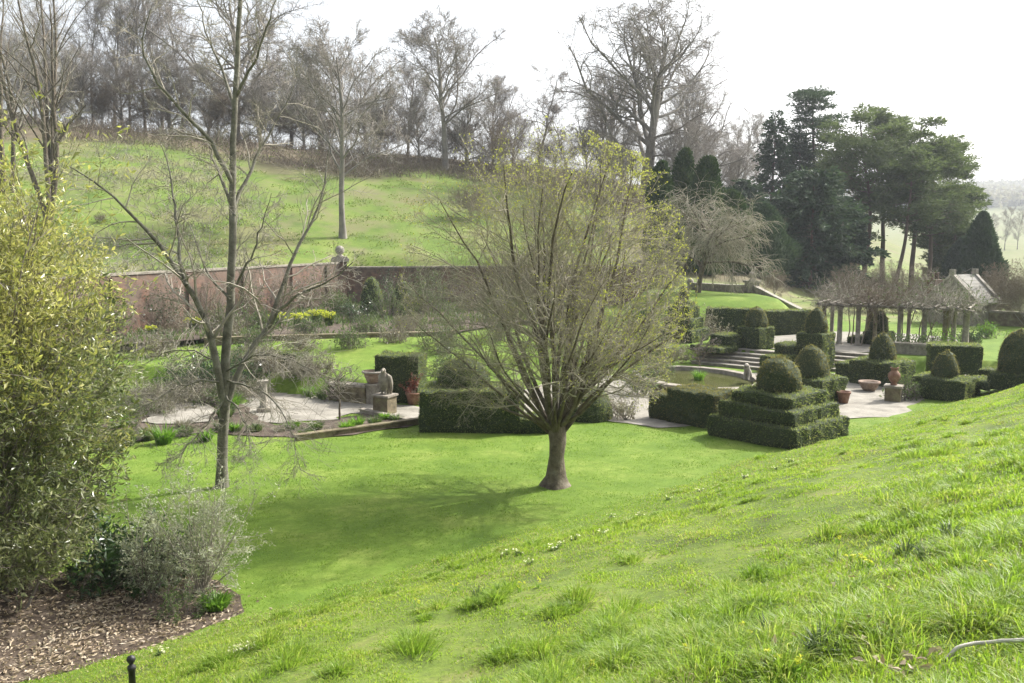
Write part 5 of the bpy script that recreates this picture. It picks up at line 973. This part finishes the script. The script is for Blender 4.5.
N = 9000; a = rg.uniform(-.62, -.27, N); d = rg.uniform(60, 102, N); x, y = a * d / np.sqrt(1 + a * a), d / np.sqrt(1 + a * a); k = (noise2(x, y, 5, 12) + .25 * rg.normal(size=N) > .3) & (y > np.interp(x, WX, WY) + 4); x, y = x[k], y[k]; N = len(x)
P, Rr = grow(np.stack([x, y, terr(x, y) - .1], 1), rg.normal(size=(N, 3)) * [.7, .7, .1] + [0, 0, .8], rg.uniform(.4, 1.7, N), .02, 5, .3, -.08, rg, .4); mb = MB(); tubes(mb, P, Rr, 3); tag(mb.obj('bramble_undergrowth', M['twig_far']), 'grey bramble patches on the left part of the hill field', 'undergrowth', kind='stuff')
# long tufts on the bank
tc = []
for px, py in [(720, 652), (735, 640), (780, 612), (640, 640), (655, 650), (880, 520), (905, 512), (960, 492), (945, 486), (990, 505), (830, 560), (1010, 545), (400, 655), (560, 612), (900, 610), (520, 660), (285, 668), (1000, 470), (930, 560), (760, 575), (970, 620), (200, 668), (480, 600), (830, 650), (705, 662), (690, 648), (610, 632), (625, 655)]:
    q = bank_hit(px, py)
    if q is not None:
        for r in range(3): tc.append((q[0] + rg.normal() * .3, q[1] + rg.normal() * .25, int(rg.uniform(160, 420)), rg.uniform(.13, .26)))
xx, yy = wedge(1500, 3.2, 30, -.72, .75, rg, 1.2); ss = bank_s(xx, yy); kk = (ss > .3) & (noise2(xx, yy, 1.5, 41) + .5 * sstep(5, 8, ss) + .35 * sstep(2, 0, ss) > .25)
for cx, cy, s_ in zip(xx[kk], yy[kk], ss[kk]): tc.append((cx, cy, int(rg.uniform(60, 220)), rg.uniform(.09, .17) * (1 + .5 * (s_ > 6))))
X, Y, Hh, Ln = [], [], [], []
for (cx, cy, n, h_) in tc:
    e = rg.normal(size=(n, 2)) * h_ * .42; X.append(cx + e[:, 0]); Y.append(cy + e[:, 1]); Hh.append(h_ * rg.uniform(.55, 1.35, n)); Ln.append(e / h_ * 1.9 + rg.normal(size=(n, 2)) * .3 + rg.normal(size=2) * .25)
X, Y, Hh, Ln = map(np.concatenate, (X, Y, Hh, Ln)); d = np.hypot(X, Y)
grass_obj('long_grass', X, Y, Hh, np.clip(.0045 + .0006 * d, .005, .02), Ln, 'grass_long', rg, 'longer arching grass tussocks on the bank', 'grass', .75)
# fallen leaves: on the mulch and a few on the bank
rg = rngf(520); a = np.array([G(*p) for p in mulch_px]); lo, hi = a.min(0), a.max(0); q = rg.uniform(lo, hi, (16000, 2)); q = q[inside(q, a)]
wgt = .35 + .65 * sstep(-.3, .5, noise2(q[:, 0], q[:, 1], 1.1, 3)); q = q[rg.uniform(size=len(q)) < wgt]; N = len(q); q = q + rg.normal(size=q.shape) * np.where(rg.uniform(size=(N, 1)) < .3, .22, .03)
mb = MB(); leaves(mb, np.concatenate([q, np.full((N, 1), .045) + rg.uniform(0, .03, (N, 1))], 1), rg.normal(size=(N, 3)) * [1, 1, .16], rg.uniform(.025, .12, N), rg.uniform(.012, .05, N), rg, .2); tag(mb.obj('leaf_litter', M['litter']), 'brown and tan fallen leaves covering the mulch bed', 'leaf litter', kind='stuff')
pts = [bank_hit(*p) for p in [(760, 660), (770, 668), (862, 640), (855, 632), (890, 672), (895, 662), (955, 590), (888, 598), (838, 590), (868, 650), (940, 665), (905, 668), (812, 640), (880, 628)]]
pts = np.array([p for p in pts if p is not None]); P = np.repeat(pts, 5, 0) + rg.normal(size=(len(pts) * 5, 3)) * [.09, .09, 0]; P[:, 2] = terr(P[:, 0], P[:, 1]) + .05
mb = MB(); leaves(mb, P, rg.normal(size=(len(P), 3)) * [1, 1, .35], rg.uniform(.05, .1, len(P)), rg.uniform(.03, .055, len(P)), rg, .3); tag(mb.obj('fallen_leaves', M['litter']), 'scattered dead leaves in the rough bank grass', 'leaves', kind='stuff')
# small plants on the bank
for k, (px, py, lab) in enumerate([(928, 562, 'strap leaved bulb clump on the bank near the right edge'), (905, 556, 'smaller strap leaved bulb clump left of the right edge one'), (838, 566, 'strap leaved clump in the middle of the bank right half'), (766, 640, 'broad leaved clump in the hollow among long tussocks'), (820, 655, 'broad leaved clump low on the bank by fallen leaves'), (478, 600, 'dark leaved clump on the bank left of centre'), (950, 538, 'strap leaved bulb clump above the right edge one')]):
    q = bank_hit(px, py); tuftplant('bulb_clump', lab, (q[0], q[1], q[2]), .22, .2, 46, .02, 'herb', 530 + k, group='strap leaved clumps on the bank')
spots = [(235, 654), (248, 652), (612, 518), (555, 550), (562, 546), (574, 540), (518, 555), (604, 535), (668, 500), (790, 462), (776, 470), (160, 655), (530, 565), (640, 517), (700, 492), (745, 478), (505, 556)]
for k, (px, py) in enumerate(spots):
    q = bank_hit(px, py)
    if q is None: continue
    t = tuftplant('primrose_clump', 'x', (q[0], q[1], T(q[0], q[1])), .12, .09, 30, .03, 'herb', 550 + k, 'flower', (4 + k % 4 if k > 1 else 12, 'creamflower', .022), 'cream primroses along the foot of the bank')
    t['label'] = ['cream primrose clump nearest the iron post', 'cream primrose clump beside the one nearest the iron post'][k] if k < 2 else 'small cream primrose clump along the foot of the bank'
spots = [(848, 565), (862, 568), (868, 572), (838, 545), (742, 640), (748, 646), (772, 672), (796, 678), (992, 578), (520, 592), (538, 588), (415, 608), (598, 676), (690, 664), (956, 408), (962, 404), (950, 400), (455, 592)]
for k, (px, py) in enumerate(spots):
    q = bank_hit(px, py)
    if q is None: continue
    t = tuftplant('celandine', 'small yellow celandine flower in the bank grass', (q[0], q[1], T(q[0], q[1])), .06, .13, 6, .02, 'fresh', 580 + k, 'flower', (3, 'yellowflower', .026), 'yellow celandines on the bank')
# ------------------------------------------------------------------ far woodland and haze
rg = rngf(600); N = 2600; a = rg.uniform(.30, .95, N); d = rg.uniform(880, 1750, N); x, y = a * d / np.sqrt(1 + a * a), d / np.sqrt(1 + a * a); z = terr(x, y); n = 26
c = np.repeat(np.stack([x, y, z], 1), n, 0); e = unit(rg.normal(size=(N * n, 3))) * rg.uniform(.5, 1, (N * n, 1)) * [6, 6, 6] + [0, 0, 6]
mb = MB(); leaves(mb, c + e, rg.normal(size=(N * n, 3)), 5, 3.4, rg); tag(mb.obj('distant_woodland', M['greyherb']), 'hazy bare woodland on the far hill', 'woodland', kind='stuff')
m = bpy.data.materials.new('haze'); m.use_nodes = True; nt = m.node_tree; nt.nodes.remove(nt.nodes['Principled BSDF']); pv = nt.nodes.new('ShaderNodeVolumePrincipled')
pv.inputs['Color'].default_value = (.76, .81, .88, 1); pv.inputs['Density'].default_value = .00036; pv.inputs['Anisotropy'].default_value = .25
nt.links.new(pv.outputs[0], nt.nodes['Material Output'].inputs['Volume'])
zlo = float(gz.min()) - 1; zhi = float(max(gz.max(), 60)) + 18
mb = MB(); X = max(xs.max(), -xs.min()) + 40; box(mb, -X, X, ys.min() - 40, ys.max() + 40, zlo, zhi); tag(mb.obj('haze', m), kind='stuff')
for o in sc.objects:
    for kk in ('placed', 'height'):
        if kk in o: del o[kk]
